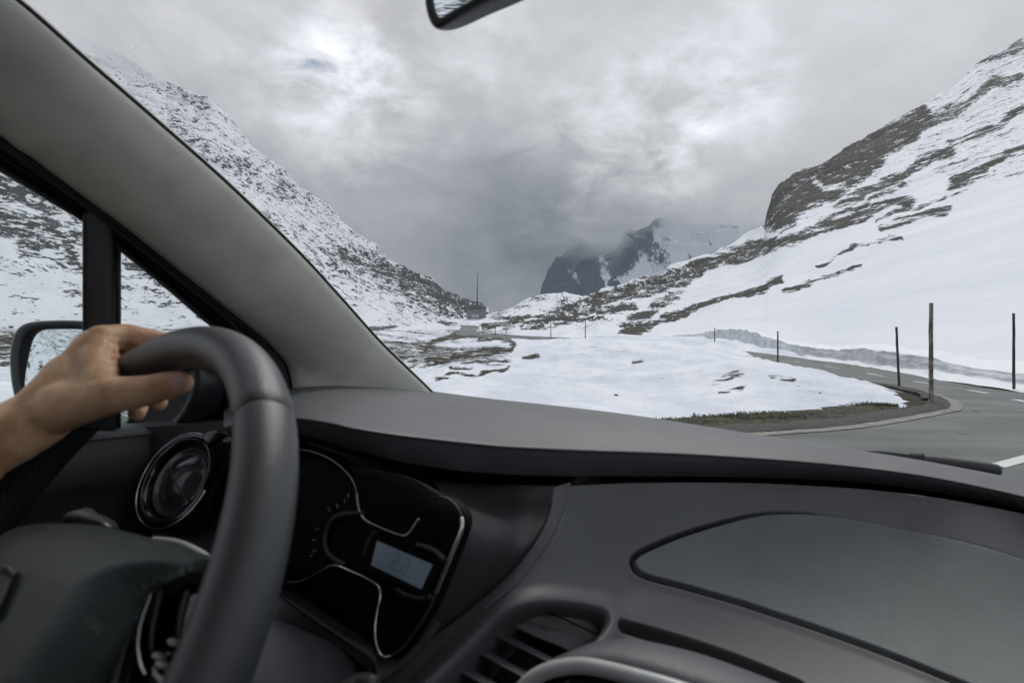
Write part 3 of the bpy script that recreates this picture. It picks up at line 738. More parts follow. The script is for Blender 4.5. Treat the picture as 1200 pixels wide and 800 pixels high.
def m_right(V, x, y, p):
    wx = x+fbm(x*.02, y*.03, 4, 61)*16; wy = y+fbm(x*.025, y*.05, 5, 62)*9
    m = np.full(x.shape, -.75)
    def b(pts, wd, k, soft=1.0):
        nonlocal m
        d = dpoly(wx, wy, pts); k = k*.75+.03; m = np.maximum(m, k-(k+.75)*sstep(wd*.4, wd*(1.1+soft), d))
    b(((800, 316), (830, 307), (860, 299), (895, 287), (950, 270), (1010, 250), (1060, 235)), 7, .60)
    b(((800, 318), (850, 303), (900, 290)), 9, .58)
    b(((728, 391), (745, 386), (775, 374), (825, 356), (880, 340), (918, 328)), 5.5, .55)
    b(((560, 378), (620, 372), (680, 362), (720, 350), (780, 334), (820, 318)), 6, .52)
    b(((520, 386), (560, 381), (640, 374), (700, 366), (740, 360)), 5, .47)
    b(((590, 386), (650, 380), (700, 374)), 4, .42)
    b(((650, 366), (700, 350), (790, 322)), 7, .50)
    b(((730, 386), (760, 362), (790, 345)), 9, .36)
    b(((1048, 264), (1090, 250), (1110, 246)), 5, .50); b(((1040, 268), (1060, 262)), 6, .55)
    b(((922, 343), (960, 330), (1010, 315)), 3.5, .50); b(((960, 310), (1000, 293), (1060, 280)), 3, .36)
    b(((1030, 258), (1110, 228), (1170, 205)), 3, .36); b(((1110, 220), (1140, 208), (1165, 192), (1215, 168)), 5.5, .55)
    b(((985, 236), (1020, 222), (1060, 205), (1120, 178)), 6, .50); b(((1120, 168), (1160, 150), (1210, 122)), 6, .50)
    b(((960, 262), (1010, 238), (1060, 214)), 4, .40)
    b(((1090, 140), (1130, 118), (1190, 86)), 7, .46); b(((1040, 170), (1080, 152), (1120, 130)), 6, .5); b(((1145, 76), (1200, 52)), 5, .42)
    b(((720, 320), (810, 310)), 3, .4)
    cliff = [(889, 274), (893, 248), (901, 224), (914, 205), (940, 186), (985, 168), (1020, 152), (1085, 122), (1098, 146), (1075, 172), (1040, 190), (1014, 214), (985, 230), (960, 240), (938, 254), (914, 270)]
    ins = inpoly(wx, wy, cliff); dd = dpoly(wx, wy, cliff, True)
    m = np.maximum(m, np.where(ins, .22+.36*sstep(0, 7, dd)-.5*np.exp(-(dpoly(x, y, ((955, 212), (968, 222), (990, 216)))/3.5)**2), -.75))
    below = dpoly(x, y, ((795, 322), (860, 303), (950, 272), (1080, 232), (1210, 190)))
    lowr = np.interp(x, [795, 860, 950, 1080, 1210], [322, 303, 272, 232, 190])
    strk = fbm(V[..., 0]*.010+V[..., 2]*.02, V[..., 1]*.004, 4, 66)
    m = np.maximum(m, np.where((x > 880) & (x < 1300), -.75+(.48+.40*strk)*sstep(6, -10, y-lowr), -.75))
    m = np.maximum(m, np.where((x > 900) & (x < 1300), -.75+(.36+.35*strk)*sstep(60, 0, y-lowr), -.75))
    gen = -.75+.72*sstep(290, 180, y)*sstep(880, 960, x)
    m = np.maximum(m, gen)
    m = np.maximum(m, -.75+.80*sstep(800, 700, x)*sstep(396, 385, y)*(1-.55*sstep(.0, .15, -(p-.15))))
    m = np.where(x > 1230, np.maximum(m, -.1+.5*fbm(V[..., 0]*.01, V[..., 1]*.01, 4, 9)), m)
    m = np.where(x < -5000, -.02, m)
    return m
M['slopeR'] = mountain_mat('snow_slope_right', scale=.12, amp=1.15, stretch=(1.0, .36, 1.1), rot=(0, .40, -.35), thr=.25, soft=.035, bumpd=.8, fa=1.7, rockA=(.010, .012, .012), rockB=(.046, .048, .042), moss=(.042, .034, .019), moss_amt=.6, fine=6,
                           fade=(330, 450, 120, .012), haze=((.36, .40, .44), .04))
dense = np.concatenate([np.linspace(rc_[0][0], .76, 900), np.linspace(.77, 2.75, 120)])
mountain('mountain', rc_, 1020, 420, M['slopeR'], m_right, 15, 21, 1.0, dense, .012, .4, .02, (-.09, .10))

# left-hand mountain
lp = [(573, 420, 372, 560, 371), (565, 410, 377, 560, 363), (550, 380, 382, 560, 355), (535, 330, 385, 562, 346), (520, 310, 387, 565, 337), (500, 290, 388, 570, 325), (480, 270, 388, 575, 314), (455, 250, 388, 580, 299), (430, 235, 389, 585, 280), (405, 225, 389, 590, 262), (380, 215, 389, 595, 247), (360, 208, 389, 600, 228), (345, 204, 389, 600, 213), (320, 198, 388, 605, 190), (290, 190, 388, 610, 164), (270, 185, 388, 612, 142), (255, 180, 387, 614, 124), (245, 178, 387, 615, 117), (228, 176, 387, 616, 114), (213, 175, 387, 618, 108), (198, 174, 386, 620, 103), (180, 172, 386, 625, 92), (150, 168, 386, 630, 78), (115, 160, 386, 640, 52), (60, 150, 386, 650, 10), (0, 140, 386, 660, -30), (-150, 125, 386, 670, -130)]
lc_ = [mcol(*q) for q in lp][::-1]
lc_ = [(-3.05, 60, 0, 600, .42), (-2.6, 70, .0, 600, .5), (-2.2, 80, .0, 560, .62), (-1.9, 90, .0, 560, .62), (-1.5, 110, .0, 600, .6), (-1.1, 120, .0, 640, .6)]+lc_
def m_left(V, x, y, p):
    wx = x+fbm(x*.02, y*.02, 4, 71)*18; wy = y+fbm(x*.02, y*.03, 4, 72)*12
    lo = fbm(V[..., 0]*.012, V[..., 1]*.012+V[..., 2]*.01, 4, 33)
    m = .06+.30*lo+np.zeros(x.shape)
    # darker zone low on the shoulder
    dk = np.exp(-(dpoly(wx, wy, ((395, 300), (450, 325), (500, 345), (560, 360)))/20)**2); m = m+.30*dk
    m = m+.16*np.exp(-(dpoly(wx, wy, ((440, 300), (500, 335), (560, 360)))/14)**2)
    dk = np.exp(-(dpoly(wx, wy, ((195, 145), (240, 178), (290, 205)))/11)**2); m = m+.25*dk
    m = m+.16*np.exp(-(dpoly(wx, wy, ((195, 110), (220, 118), (245, 124)))/7)**2)
    m = m+.22*np.exp(-(dpoly(wx, wy, ((330, 220), (365, 235)))/7)**2)
    for pts, wd, k in [(((0, 240), (20, 270), (35, 285)), 14, .3), (((0, 215), (50, 235), (60, 250)), 12, .26), (((62, 268), (78, 285), (92, 312)), 4, .35), (((145, 305), (170, 320), (190, 335)), 8, .12), (((20, 330), (70, 345)), 6, .15)]:
        m = m+k*np.exp(-(dpoly(wx, wy, pts)/wd)**2)
    m = m-.30*sstep(345, 385, y)*(x > -300)*(1-sstep(430, 470, x))-.10*sstep(360, 385, y)*(x > 430)*(x < 545)
    m = m-.34*sstep(120, 60, y)*(x > -50)
    m = np.where(x < -5000, .06+.35*lo, m)
    return m
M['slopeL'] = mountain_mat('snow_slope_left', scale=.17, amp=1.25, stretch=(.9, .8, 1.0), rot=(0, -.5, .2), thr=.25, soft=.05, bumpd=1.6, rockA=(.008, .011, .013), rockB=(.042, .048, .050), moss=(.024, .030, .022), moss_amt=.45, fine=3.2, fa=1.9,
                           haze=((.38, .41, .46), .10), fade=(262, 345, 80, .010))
denseL = np.concatenate([np.linspace(-3.05, -.95, 260), np.linspace(-.945, lc_[-1][0], 900)])
mountain('mountain', lc_, 1160, 380, M['slopeL'], m_left, 17, 51, .9, denseL, .014, .55, .05)

# far peak half hidden in cloud
fp = [(618, 1500, 372, 1800, 370), (631, 1500, 372, 1800, 352), (633, 1500, 372, 1800, 345), (637, 1500, 371, 1800, 333), (642, 1500, 371, 1800, 322), (650, 1500, 370, 1800, 315), (667, 1500, 368, 1800, 308), (680, 1500, 368, 1800, 293), (692, 1500, 366, 1800, 280), (705, 1500, 366, 1800, 284), (718, 1500, 366, 1800, 278), (726, 1500, 366, 1800, 269), (737, 1500, 366, 1800, 267), (752, 1500, 366, 1800, 268), (780, 1500, 366, 1800, 262), (820, 1500, 366, 1800, 255), (870, 1500, 366, 1800, 240), (930, 1500, 366, 1800, 215), (1000, 1500, 366, 1800, 180)]
fc_ = [mcol(*q) for q in fp]
def m_far(V, x, y, p):
    lo = fbm(x*.05, y*.05, 4, 91)
    m = .72+.30*lo-.84*sstep(735, 760, x+fbm(x*.04, y*.04, 3, 92)*22+(300-y)*-.55)
    x = x+fbm(x*.15, y*.15, 3, 93)*6; y = y+fbm(x*.2, y*.1, 3, 94)*5
    m = m-.8*np.exp(-(dpoly(x, y, ((706, 300), (708, 318), (711, 338)))/5)**2)-.5*np.exp(-(dpoly(x, y, ((725, 328), (738, 334)))/5)**2)-.5*np.exp(-(dpoly(x, y, ((668, 318), (680, 332)))/3)**2)
    m = m+.35*np.exp(-(dpoly(x, y, ((762, 298), (775, 308)))/8)**2)
    return m
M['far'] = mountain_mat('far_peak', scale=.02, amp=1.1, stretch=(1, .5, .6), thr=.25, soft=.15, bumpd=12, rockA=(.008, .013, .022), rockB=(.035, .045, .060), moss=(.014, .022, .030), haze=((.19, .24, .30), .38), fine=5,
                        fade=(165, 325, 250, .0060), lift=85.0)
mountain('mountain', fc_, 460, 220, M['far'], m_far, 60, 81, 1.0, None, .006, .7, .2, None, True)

# ------------------------------------------------------------------ marker poles, building
def pole(px, pb, pt, d, rad, mat, label, lean=0.0, group='wooden snow marker poles along the road'):
    base = PD(px, pb, d); hgt = (pb-pt)/FPX*d
    n = 9; P = []; r = []
    for k in range(n):
        t = k/(n-1); P.append((lean*t+.006*math.sin(k*2.1+px), .006*math.cos(k*1.7+px), -.25+(hgt+.25)*t)); r.append(rad*(1.08-.16*t)*(1+.05*math.sin(k*3.3)))
    Vv, F = tube_vf(P, r, 12)
    o = build('marker_pole', Vv, F, mat); o.location = base
    tag(o, label, 'marker pole', group); return o
pole(1091, 475, 355, 12.6, .043, M['palewood'], 'tall pale bark snow pole standing at the tip of the bend')
pole(1054, 450, 383, 18.2, .036, M['darkwood'], 'dark leaning snow pole just behind the tall pale pole', -.1)
pole(1188, 453, 367, 18.6, .040, M['darkwood'], 'dark upright snow pole in front of the cut snow bank at the right')
pole(911.5, 425, 388, 37, .048, M['darkwood'], 'thin dark snow pole where the snow hump meets the far road', 0)
pole(837.5, 409, 384, 60, .05, M['darkwood'], 'thin dark snow pole against the cut snow bank beside the hump')
pole(686, 398.5, 375.5, 85, .065, M['darkwood'], 'right pole of the two standing above the distant road strip')
pole(645.5, 395.5, 378, 118, .075, M['darkwood'], 'left pole of the two standing above the distant road strip')
pole(593, 392.5, 382, 165, .085, M['darkwood'], 'tiny distant pole right of the one by the climbing road')
pole(580.5, 392.5, 382, 175, .085, M['darkwood'], 'tiny distant pole beside the foot of the climbing road')
pole(561.5, 391, 378, 200, .09, M['pale'], 'tiny whitish distant pole at the climbing road')

# hut on the pass with a mast
bx = PD(558.5, 371, 300)
b = empty('mountain_hut', bx+np.array([0, 0, -3.0])); tag(b, 'small grey hut with shallow roof on the distant pass', 'hut')
def worldbox(name, x0, x1, y0, y1, z0, z1, mat, par): 
    v, f = box_vf(bx+np.array([(x0+x1)/2, (y0+y1)/2, (z0+z1)/2]), ((x1-x0)/2, 0, 0), (0, (y1-y0)/2, 0), (0, 0, (z1-z0)/2)); return build(name, v, f, mat, par, smooth=False)
worldbox('wall', -4.9, 4.7, 0, 8, -4, 4.1, M['wall'], b)
pr = [(-5.0, 4.1), (4.8, 4.1), (4.8, 4.5), (.2, 5.9), (-5.0, 4.9)]
v = [bx+np.array([x, y, z]) for y in (-.4, 8.4) for x, z in pr]
build('roof', v, [(0, 1, 2, 3, 4), (9, 8, 7, 6, 5)]+[(i, i+5, (i+1) % 5+5, (i+1) % 5) for i in range(5)], M['roofm'], b, smooth=False, recalc=True)
worldbox('door', -2.6, 1.2, -.08, -.003, -.6, 1.2, M['pale'], b)
mb = PD(559.3, 357, 306)
mast = empty('radio_mast', mb+np.array([0, 0, -6])); tag(mast, 'tall thin radio mast rising behind the grey hut', 'mast')
tube('lattice_column', [mb+np.array([0, 0, z]) for z in (-6, 0, 6, 10)], [.38, .32, .26, .22], M['steel'], mast, 8)
tube('antenna', [mb+np.array([0, 0, z]) for z in (10, 14, 17)], [.18, .14, .10], M['steel'], mast, 8)

# loose rocks on the snow
def rock(px, py, d, s, label, seed, name='rock'):
    bm = bmesh.new(); bmesh.ops.create_icosphere(bm, subdivisions=3, radius=1.0)
    for v_ in bm.verts:
        c = v_.co; k = 1+.35*float(fbm(np.array([c.x*1.3+seed]), np.array([c.y*1.3+c.z*1.7]), 4, seed)[0]); v_.co = Vector((c.x*s[0]*k, c.y*s[1]*k, c.z*s[2]*k))
    me = bpy.data.meshes.new(name); bm.to_mesh(me); bm.free(); me.materials.append(M['stone'])
    o = bpy.data.objects.new(name, me); link(o); o.location = PD(px, py, d); tag(o, label, 'rock', 'loose rocks lying on the snow')
def ground_d(px, py):
    with np.errstate(all='ignore'): q = np.where((R_ > 8) & (R_ < 120), np.hypot(gx-px, gy-py), 1e9)
    k = np.unravel_index(np.argmin(q), q.shape); return Y_[k]
for (px, py, s, lab) in [(722, 463, .05, 'small dark rock lying alone on the snow field beside a melt line'), (622, 418, .15, 'grey boulder poking out of the snow below the distant road')]:
    rock(px, py, ground_d(px, py), (s*1.4, s, s*.7), lab, int(px))
#@@CAR
# ------------------------------------------------------------------ the car
CAR = empty('car', CC(-.07, .1, -H), -YAW)
tag(CAR, 'dark grey car interior seen from the front seats, with steering wheel and long dashboard', 'car')
wn_ = np.array([0.51532426, 0.68739416, -0.51179114])     # steering column axis, pointing away from the driver
wc = CAM+np.array([-0.28437968, 0.34608649, -0.16433775])
wR, wr = .1856, .0157
wt = np.cross(wn_, [0, 0, 1.0]); wt /= np.linalg.norm(wt); wu = np.cross(wt, wn_)
TOC = -wn_                                                # towards the driver

def interp(x, xs, ys): return float(np.interp(x, xs, ys))
def lipF(px): return interp(px, [250, 300, 345, 430, 520, 600, 700, 800, 900, 1000, 1100, 1200, 1400, 1700], [.33, .335, .34, .36, .43, .50, .60, .69, .75, .785, .79, .76, .66, .45])
def farF(px): return interp(px, [250, 345, 400, 450, 510, 640, 760, 880, 1000, 1100, 1200, 1400, 1700], [.48, .62, .68, .72, .77, .84, .89, .92, .925, .91, .88, .75, .5])
# --- top pad
far_l = [(255, 488), (275, 470), (300, 462), (335, 454), (370, 449.5), (400, 448.5), (450, 452), (510, 459.5), (570, 467), (640, 474.5), (700, 481.5), (760, 489.5), (820, 499), (880, 508.5), (940, 518.5), (1000, 529), (1060, 539.5), (1117, 551), (1200, 567.5), (1300, 590), (1420, 622), (1650, 700)]
lip_l = [(262, 500), (300, 492), (345, 489), (385, 494), (412, 500), (460, 507.5), (510, 513.5), (560, 519), (600, 522.5), (680, 526.5), (750, 529), (810, 531.5), (867, 535), (930, 539.5), (1000, 546), (1060, 553.5), (1117, 563), (1200, 581), (1300, 608), (1420, 650), (1650, 760)]
low_l = [(262, 520), (300, 508), (330, 505), (360, 511), (400, 522), (450, 536), (490, 544), (532, 550), (580, 554), (637, 557), (700, 557.5), (780, 557.5), (867, 558.5), (930, 560.5), (992, 563), (1040, 568), (1075, 573), (1130, 582), (1200, 597), (1300, 626), (1420, 672), (1650, 790)]
def line3(L, f, dz=0.0, dF=0.0): return [CF(x, y, f(x)+dF)+np.array([0, 0, dz]) for x, y in L]
r_far = line3(far_l, farF)
r_lip = line3(lip_l, lipF)
r_low = line3(low_l, lipF, 0, .012)
def blendrow(a, b, t, n=80, dz=0.0):
    A = catmull(a, n); B = catmull(b, n); return A*(1-t)+B*t+np.array([0, 0, dz])
DASHB = empty('dashboard', CC(-.07, .7, -.3), -YAW); 
DASHB.parent = CAR; DASHB.matrix_basis = (worldmat(CAR).inverted() @ Matrix.LocRotScale(Vector(CC(-.07, .7, -.3)), Matrix.Rotation(-YAW, 3, 'Z').to_quaternion(), None))
N_ = 260
Af = catmull(r_far, N_); Al = catmull(r_lip, N_); Ao = catmull(r_low, N_)
# use screen-consistent sampling by px so rows line up
def bypx(rows, pxs):
    out = []
    for P, x in rows:
        P = catmull(P, 1500, True); qx, _ = topx(P); out.append(np.stack([np.interp(x, qx, P[:, i]) for i in range(3)], 1))
    return out
pxs = np.linspace(262, 1250, N_)
pf, pl, po = bypx([(r_far, pxs), (r_lip, pxs), (r_low, pxs)], pxs)
back_dir = cf*1.0
def ext(P, tg_):            # carry the edge on to the far door
    E = catmull([P[-14], P[-1]]+[CC(*q) for q in tg_], 60, False); return np.concatenate([P, E[21:]])
pf = ext(pf, [(.30, .86, -.176), (.48, .82, -.182), (.64, .76, -.19)]); pl = ext(pl, [(.26, .73, -.170), (.46, .69, -.178), (.64, .63, -.186)]); po = ext(po, [(.26, .742, -.187), (.46, .702, -.196), (.64, .642, -.204)])
N_ = len(pf)
rows = [pf+back_dir*.10+np.array([0, 0, -.035]), pf+back_dir*.05+np.array([0, 0, -.012]), pf+back_dir*.015+np.array([0, 0, -.0015]), pf]
for t in (.2, .4, .6, .8, .93):
    rows.append(pf*(1-t)+pl*t+np.array([0, 0, .010*math.sin(PI*t)**1.0*1.0]))
rows.append(pl)
for t in (.12, .35, .7, .92): rows.append(pl*(1-t)+po*t-cf*.003*math.sin(PI*t))
rows += [po, po+cf*.006+np.array([0, 0, -.0015]), po+cf*.03+np.array([0, 0, -.001]), po+cf*.06]
TG = np.stack([catmull(np.stack([r[j] for r in rows]), 70, False) for j in range(N_)], 1)
build('top_pad', TG.reshape(-1, 3), gridfaces(70, N_), M['pad'], DASHB)

# --- passenger side panel with airbag lid, groove, vent opening and slot
Lf = [(649, 571, .535), (647, 586, .525), (637, 616, .50), (619, 646, .475), (592, 676, .45), (544, 717, .41), (487, 759, .365), (440, 800, .32), (400, 840, .28)]
topp = [(649, 571), (700, 567.5), (780, 565), (867, 566), (930, 568), (992, 571.5), (1075, 580), (1200, 602.5), (1400, 663), (1640, 790)]
def topy(x): return interp(x, [p[0] for p in topp], [p[1] for p in topp])
def panF(px, s):
    a = interp(px, [649, 700, 800, 900, 1000, 1100, 1200, 1400, 1700], [.535, .60, .69, .75, .787, .79, .76, .66, .45])
    b = interp(px, [400, 520, 640, 760, 900, 1050, 1200, 1450], [.28, .30, .33, .37, .40, .42, .42, .36])
    return a*(1-s)+b*s
rows = []
for k, (lx, ly, lF) in enumerate(Lf):
    s = k/8; r = [CF(lx, ly, lF)]
    for px in ([700, 760] if k < 4 else [640, 760])+[900, 1050, 1200]:
        ty = topy(px); by = 840+(px-400)*.22
        r.append(CF(px, ty+(by-ty)*s**1.0, panF(px, s)+.012*math.sin(PI*s)))
    r += [CC(T, (a*(1-s)+b_*s), (za*(1-s)+zb*s)) for T, a, b_, za, zb in ((.30, .735, .42, -.192, -.30), (.47, .70, .40, -.20, -.31), (.64, .64, .36, -.21, -.32))]
    rows.append(r)
NU, NV = 1250, 420
PG = patchgrid(rows, NU, NV)
PG[0] = PG[0]
qx, qy = topx(PG); PN = gridnormals(PG)
vent = catmull([(506, 812), (512, 800), (546, 767), (562, 751), (580, 733), (602, 719), (630, 711.5), (659, 711.5), (692, 716), (706, 721), (709, 731), (699, 746), (683, 758), (661, 764), (643, 776), (622, 792), (604, 815), (560, 835)], 200, True, True)
slot = catmull([(724, 731), (732, 727), (760, 734), (804, 747), (860, 766), (908, 785), (940, 799), (938, 808), (920, 806), (860, 783), (800, 762), (740, 743), (727, 739)], 160, True, True)
lid = catmull([(741, 658), (744, 652), (756, 644), (800, 626), (850, 611), (885, 603), (915, 600.5), (960, 603), (1040, 616), (1200, 655), (1500, 770), (1600, 830), (1500, 920), (1250, 850), (1120, 798), (1040, 766), (960, 737), (900, 717), (860, 704), (800, 687), (762, 677), (746, 669)], 500, True, True)
dv = dpoly(qx, qy, vent, True); iv = inpoly(qx, qy, vent); sv = np.where(iv, dv, -dv)
ds = dpoly(qx, qy, slot, True); isl = inpoly(qx, qy, slot); ss = np.where(isl, ds, -ds)
dl = dpoly(qx, qy, lid, True); il = inpoly(qx, qy, lid)
gw = np.interp(qx, [740, 780, 850, 900, 960, 1000], [3.4, 3.0, 2.0, 1.3, .7, .5]); gw = np.where(qy > 660+(qx-741)*.12, np.interp(qx, [740, 900, 1200], [3.6, 3.6, 4.2]), gw)
dep = np.zeros_like(qx)
dep += .0065*sstep(gw+1.2, gw*.35, dl)*np.clip((gw-.4)/2, 0, 1)
dep += -.0012*sstep(14, 3, dl)*(~il)*sstep(1.5, 2.5, gw)           # soft lip outside the groove
dep += .05*sstep(-2.0, 5.0, sv); dep -= .004*sstep(-30, -8, sv)*sstep(-1, -6, sv)
dep += .02*sstep(-2.0, 4.0, ss)
stripd = dpoly(qx, qy, [(666, 571), (664, 592), (652, 624), (634, 652), (606, 683), (570, 712)])
dep += .0012*sstep(2.2, .6, stripd)
PGd = PG-PN*dep[..., None]
PGd = PGd+cf*0
Fq = gridfaces(NV, NU)
fi = lambda a: a.ravel()[Fq].mean(1)
fl_l = il.ravel()[Fq].all(1) & (fi(dl) > fi(gw)*.5); fl_v = fi(sv) > 7.0; fl_s = fi(ss) > 4.5; fl_g = fi(dl) < fi(gw)*.62
def subset(name, mask_, mat, parent, extra=None):
    FF = Fq[mask_]; u, inv = np.unique(FF, return_inverse=True); return build(name, PGd.reshape(-1, 3)[u], inv.reshape(FF.shape), mat, parent)
subset('panel', ~fl_l & ~fl_v & ~fl_g & ~fl_s, M['panel'], DASHB)
subset('airbag_lid', fl_l, M['lid'], DASHB)
subset('panel_gap', (fl_g & ~fl_l) | fl_s, M['black'], DASHB)  # groove and slot floors coloured black to paint in their shade
# turned-in edge of the panel on the driver's side and along the top gap
e0 = PGd[:, 0]; build('panel_edge', np.stack([e0, e0+cf*.004-ct*.001, e0+cf*.03+ct*.004], 0).reshape(-1, 3), gridfaces(3, NV), M['panel'], DASHB)
e1 = PGd[0]; build('shadow_gap', np.stack([e1+cf*.0005, e1+cf*.03+np.array([0, 0, -.006]), e1+cf*.06+np.array([0, 0, .004])], 0).reshape(-1, 3), gridfaces(3, NU), M['black'], DASHB)

# --- air vent
VENT = empty('air_vent', CF(610, 760, .42)); VENT.parent = CAR; VENT.matrix_basis = worldmat(CAR).inverted() @ Matrix.Translation(Vector(CF(610, 760, .42)))
vn = PN[int(NV*.75), int(NU*.25)]
def Sf(px, py, off):
    k = np.unravel_index(np.argmin(np.hypot(qx-px, qy-py)), qx.shape); return CAM+ray(px, py)*(PG[k][1]+off)
subset('duct', fl_v, M['black'], VENT)
flap = [Sf(x, y, .016+.012*(y-717)/45) for x, y in [(598, 732), (612, 722), (640, 717), (672, 722), (708, 738), (700, 757), (672, 764), (660, 760)]]
dome('flap', flap, -cf, .001, M['flap'], VENT, .004, 6, smooth_pts=60)
tube('flap_edge', [Sf(x, y, .010) for x, y in [(640, 715), (668, 728), (704, 744)]], .0012, M['black'], VENT, 6)
for a, b2 in [((581, 745), (648, 779)), ((560, 765), (622, 799)), ((538, 787), (596, 818)), ((516, 808), (570, 836))]:
    A = Sf(a[0], a[1], .016); B = Sf(b2[0], b2[1], .016)
    dn = np.array([0, 0, -.0009]); inn = cf*.018+np.array([0, 0, -.007])
    v = [A-dn, B-dn, B+dn, A+dn, A-dn+inn, B-dn+inn, B+dn+inn, A+dn+inn]
    build('slat', v, [(0, 1, 2, 3), (5, 4, 7, 6), (4, 5, 1, 0), (3, 2, 6, 7), (0, 3, 7, 4), (1, 5, 6, 2)], M['flap'], VENT, smooth=False)

# --- silver framed centre console unit under the vent
CON = empty('centre_console', CF(700, 800, .33)); CON.parent = CAR; CON.matrix_basis = worldmat(CAR).inverted() @ Matrix.Translation(Vector(CF(700, 800, .33)))
def conF(x): return interp(x, [590, 640, 700, 900, 1100], [.315, .325, .335, .345, .33])
ringp = [(596, 860), (604, 822), (618, 800), (638, 787), (660, 781), (684, 779.5), (712, 784.5), (745, 793), (800, 809), (900, 845), (1000, 890), (960, 980), (700, 960), (600, 920)]
ring3 = catmull([CF(x, y, conF(x)) for x, y in ringp], 160, True, True)
tube('silver_frame', ring3, .0052, M['silver'], CON, 14, True)
sur = [(588, 866), (594, 820), (612, 794), (638, 776), (662, 765), (684, 761), (715, 761), (760, 770), (820, 788), (920, 828), (1040, 880), (1000, 1000), (700, 990), (590, 930)]
sur3 = catmull([CF(x, y, conF(x)+.012) for x, y in sur], 160, True, True)
inner3 = ring3*.0+catmull([CF(x, y, conF(x)+.002) for x, y in ringp], 160, True, True)
outer3 = sur3+cf*.04-np.array([0, 0, .01])
build('surround', np.stack([outer3, sur3, sur3*.5+inner3*.5-cf*.004, inner3]).reshape(-1, 3), gridfaces(4, 160, True), M['pad'], CON)
dome('screen_panel', [CF(x, y+6, conF(x)+.003) for x, y in ringp], -cf, .0, M['gloss'], CON, .01, 4, smooth_pts=80)

# --- funnel between panel and instrument binnacle
fun = [[(505, 562, .45), (560, 566, .50), (610, 568, .53), (650, 569, .55)],
       [(520, 580, .42), (575, 590, .485), (620, 588, .52), (648, 586, .535)],
       [(541, 608, .385), (575, 612, .435), (612, 616, .485), (639, 615, .505)],
       [(540, 636, .37), (570, 642, .41), (600, 646, .455), (621, 645, .48)],
       [(525, 668, .36), (550, 672, .39), (575, 676, .43), (594, 675, .452)],
       [(503, 714, .352), (518, 716, .37), (533, 717, .392), (546, 716, .412)],
       [(480, 748, .345), (483, 753, .35), (486, 756, .358), (489, 758, .366)],
       [(458, 774, .34), (452, 782, .335), (447, 791, .33), (442, 799, .322)]]
patch('binnacle_side', [[CF(*p) for p in r] for r in fun], 80, 120, M['funnel'] if 'funnel' in M else plastic('binnacle_plastic', (.040, .041, .044), .38, .15, 900), DASHB)
# soft crease line and parting seam next to the rounded edge
tube('seam', catmull([CF(x, y, F-.004) for x, y, F in [(647, 588, .524), (636.5, 617, .50), (618, 647, .475), (591, 677, .45), (543, 718, .41), (486, 760, .365), (440, 801, .32)]], 60), .0011, M['black'], DASHB, 6)

# under the pad: shaded brow over the instruments
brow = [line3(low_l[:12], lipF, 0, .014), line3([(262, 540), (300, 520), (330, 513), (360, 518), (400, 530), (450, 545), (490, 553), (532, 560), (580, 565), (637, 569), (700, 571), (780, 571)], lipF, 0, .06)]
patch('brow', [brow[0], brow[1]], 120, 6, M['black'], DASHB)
# dark carcass behind everything
car_bg = [[(150, 480, .50), (300, 500, .52), (450, 530, .56), (560, 555, .6), (660, 566, .64)], [(120, 600, .46), (300, 620, .50), (450, 640, .53), (560, 650, .56), (660, 660, .6)],
          [(100, 720, .42), (300, 740, .46), (430, 750, .48), (540, 770, .5), (600, 790, .5)], [(60, 900, .34), (250, 900, .36), (400, 900, .37), (560, 900, .38), (650, 900, .38)]]
patch('carcass', [[CF(*p) for p in r] for r in car_bg], 30, 30, M['dark'], DASHB)

# --- instrument cluster (flat dial face set in a plane)
cn = -cf*math.cos(.33)+np.array([0, 0, math.sin(.33)]); c0 = CF(410, 630, .352)
def I(px, py, off=0.0): return CP(px, py, c0, cn, off)
CL = empty('instrument_cluster', c0); CL.parent = CAR; CL.matrix_basis = worldmat(CAR).inverted() @ Matrix.Translation(Vector(c0))
out_l = [(272, 512), (262, 540), (257, 580), (262, 620), (285, 660), (320, 684), (351, 696), (387, 722), (417, 741), (437, 755), (452, 771), (464, 767), (481, 748), (503, 714), (526, 660), (542, 618), (543, 602), (532, 586), (512, 578), (487, 564), (450, 550), (409, 542), (386, 530), (352, 517), (310, 505)]
dome('dial_face', [I(*p) for p in out_l], cn, 0, M['face'], CL, .012, 3, smooth_pts=160)
def trim(name, L, rad, mat, off=.004, closed=False, seg=8):
    P = catmull([I(x, y, off) for x, y in L], max(40, len(L)*8), True, closed); return tube(name, P, rad, mat, CL, seg, closed)
trim('chrome_trim', [(418.5, 578), (419.5, 590), (423, 602), (430, 610), (444, 617), (457, 622.5), (468, 626.5), (475, 627), (481, 623), (486, 615), (491, 607)], .00105, M['chrome'])
trim('chrome_trim', [(352, 526), (370, 530), (386, 537), (399, 546), (409, 556), (415, 566), (418.5, 578)], .0008, M['dim_chrome'])
trim('chrome_trim', [(334, 682), (345, 681.5), (356, 679), (366, 674), (375, 669), (383, 664.5), (390, 662), (397, 662.5)], .0008, M['dim_chrome'])
trim('chrome_trim', [(397, 662.5), (404, 665.5), (424, 674.5), (436, 681), (443, 686), (445.5, 692), (445, 702), (442, 717), (439.5, 735), (440.5, 752), (445, 764), (451, 769), (459, 768)], .00105, M['chrome'])
trim('chrome_trim', [(283, 510), (272, 520), (263, 538), (257.5, 560), (256, 580), (257, 600)], .0012, M['chrome'])
trim('rim_trim', [(541, 606), (541.5, 616), (538, 628), (531, 645), (525, 660), (518, 676), (511, 694)], .0017, M['chrome'], .007)
trim('rim_trim', [(511, 694), (503, 713), (492, 731), (480, 748), (470, 760), (459, 768)], .0012, M['dark'], .006)
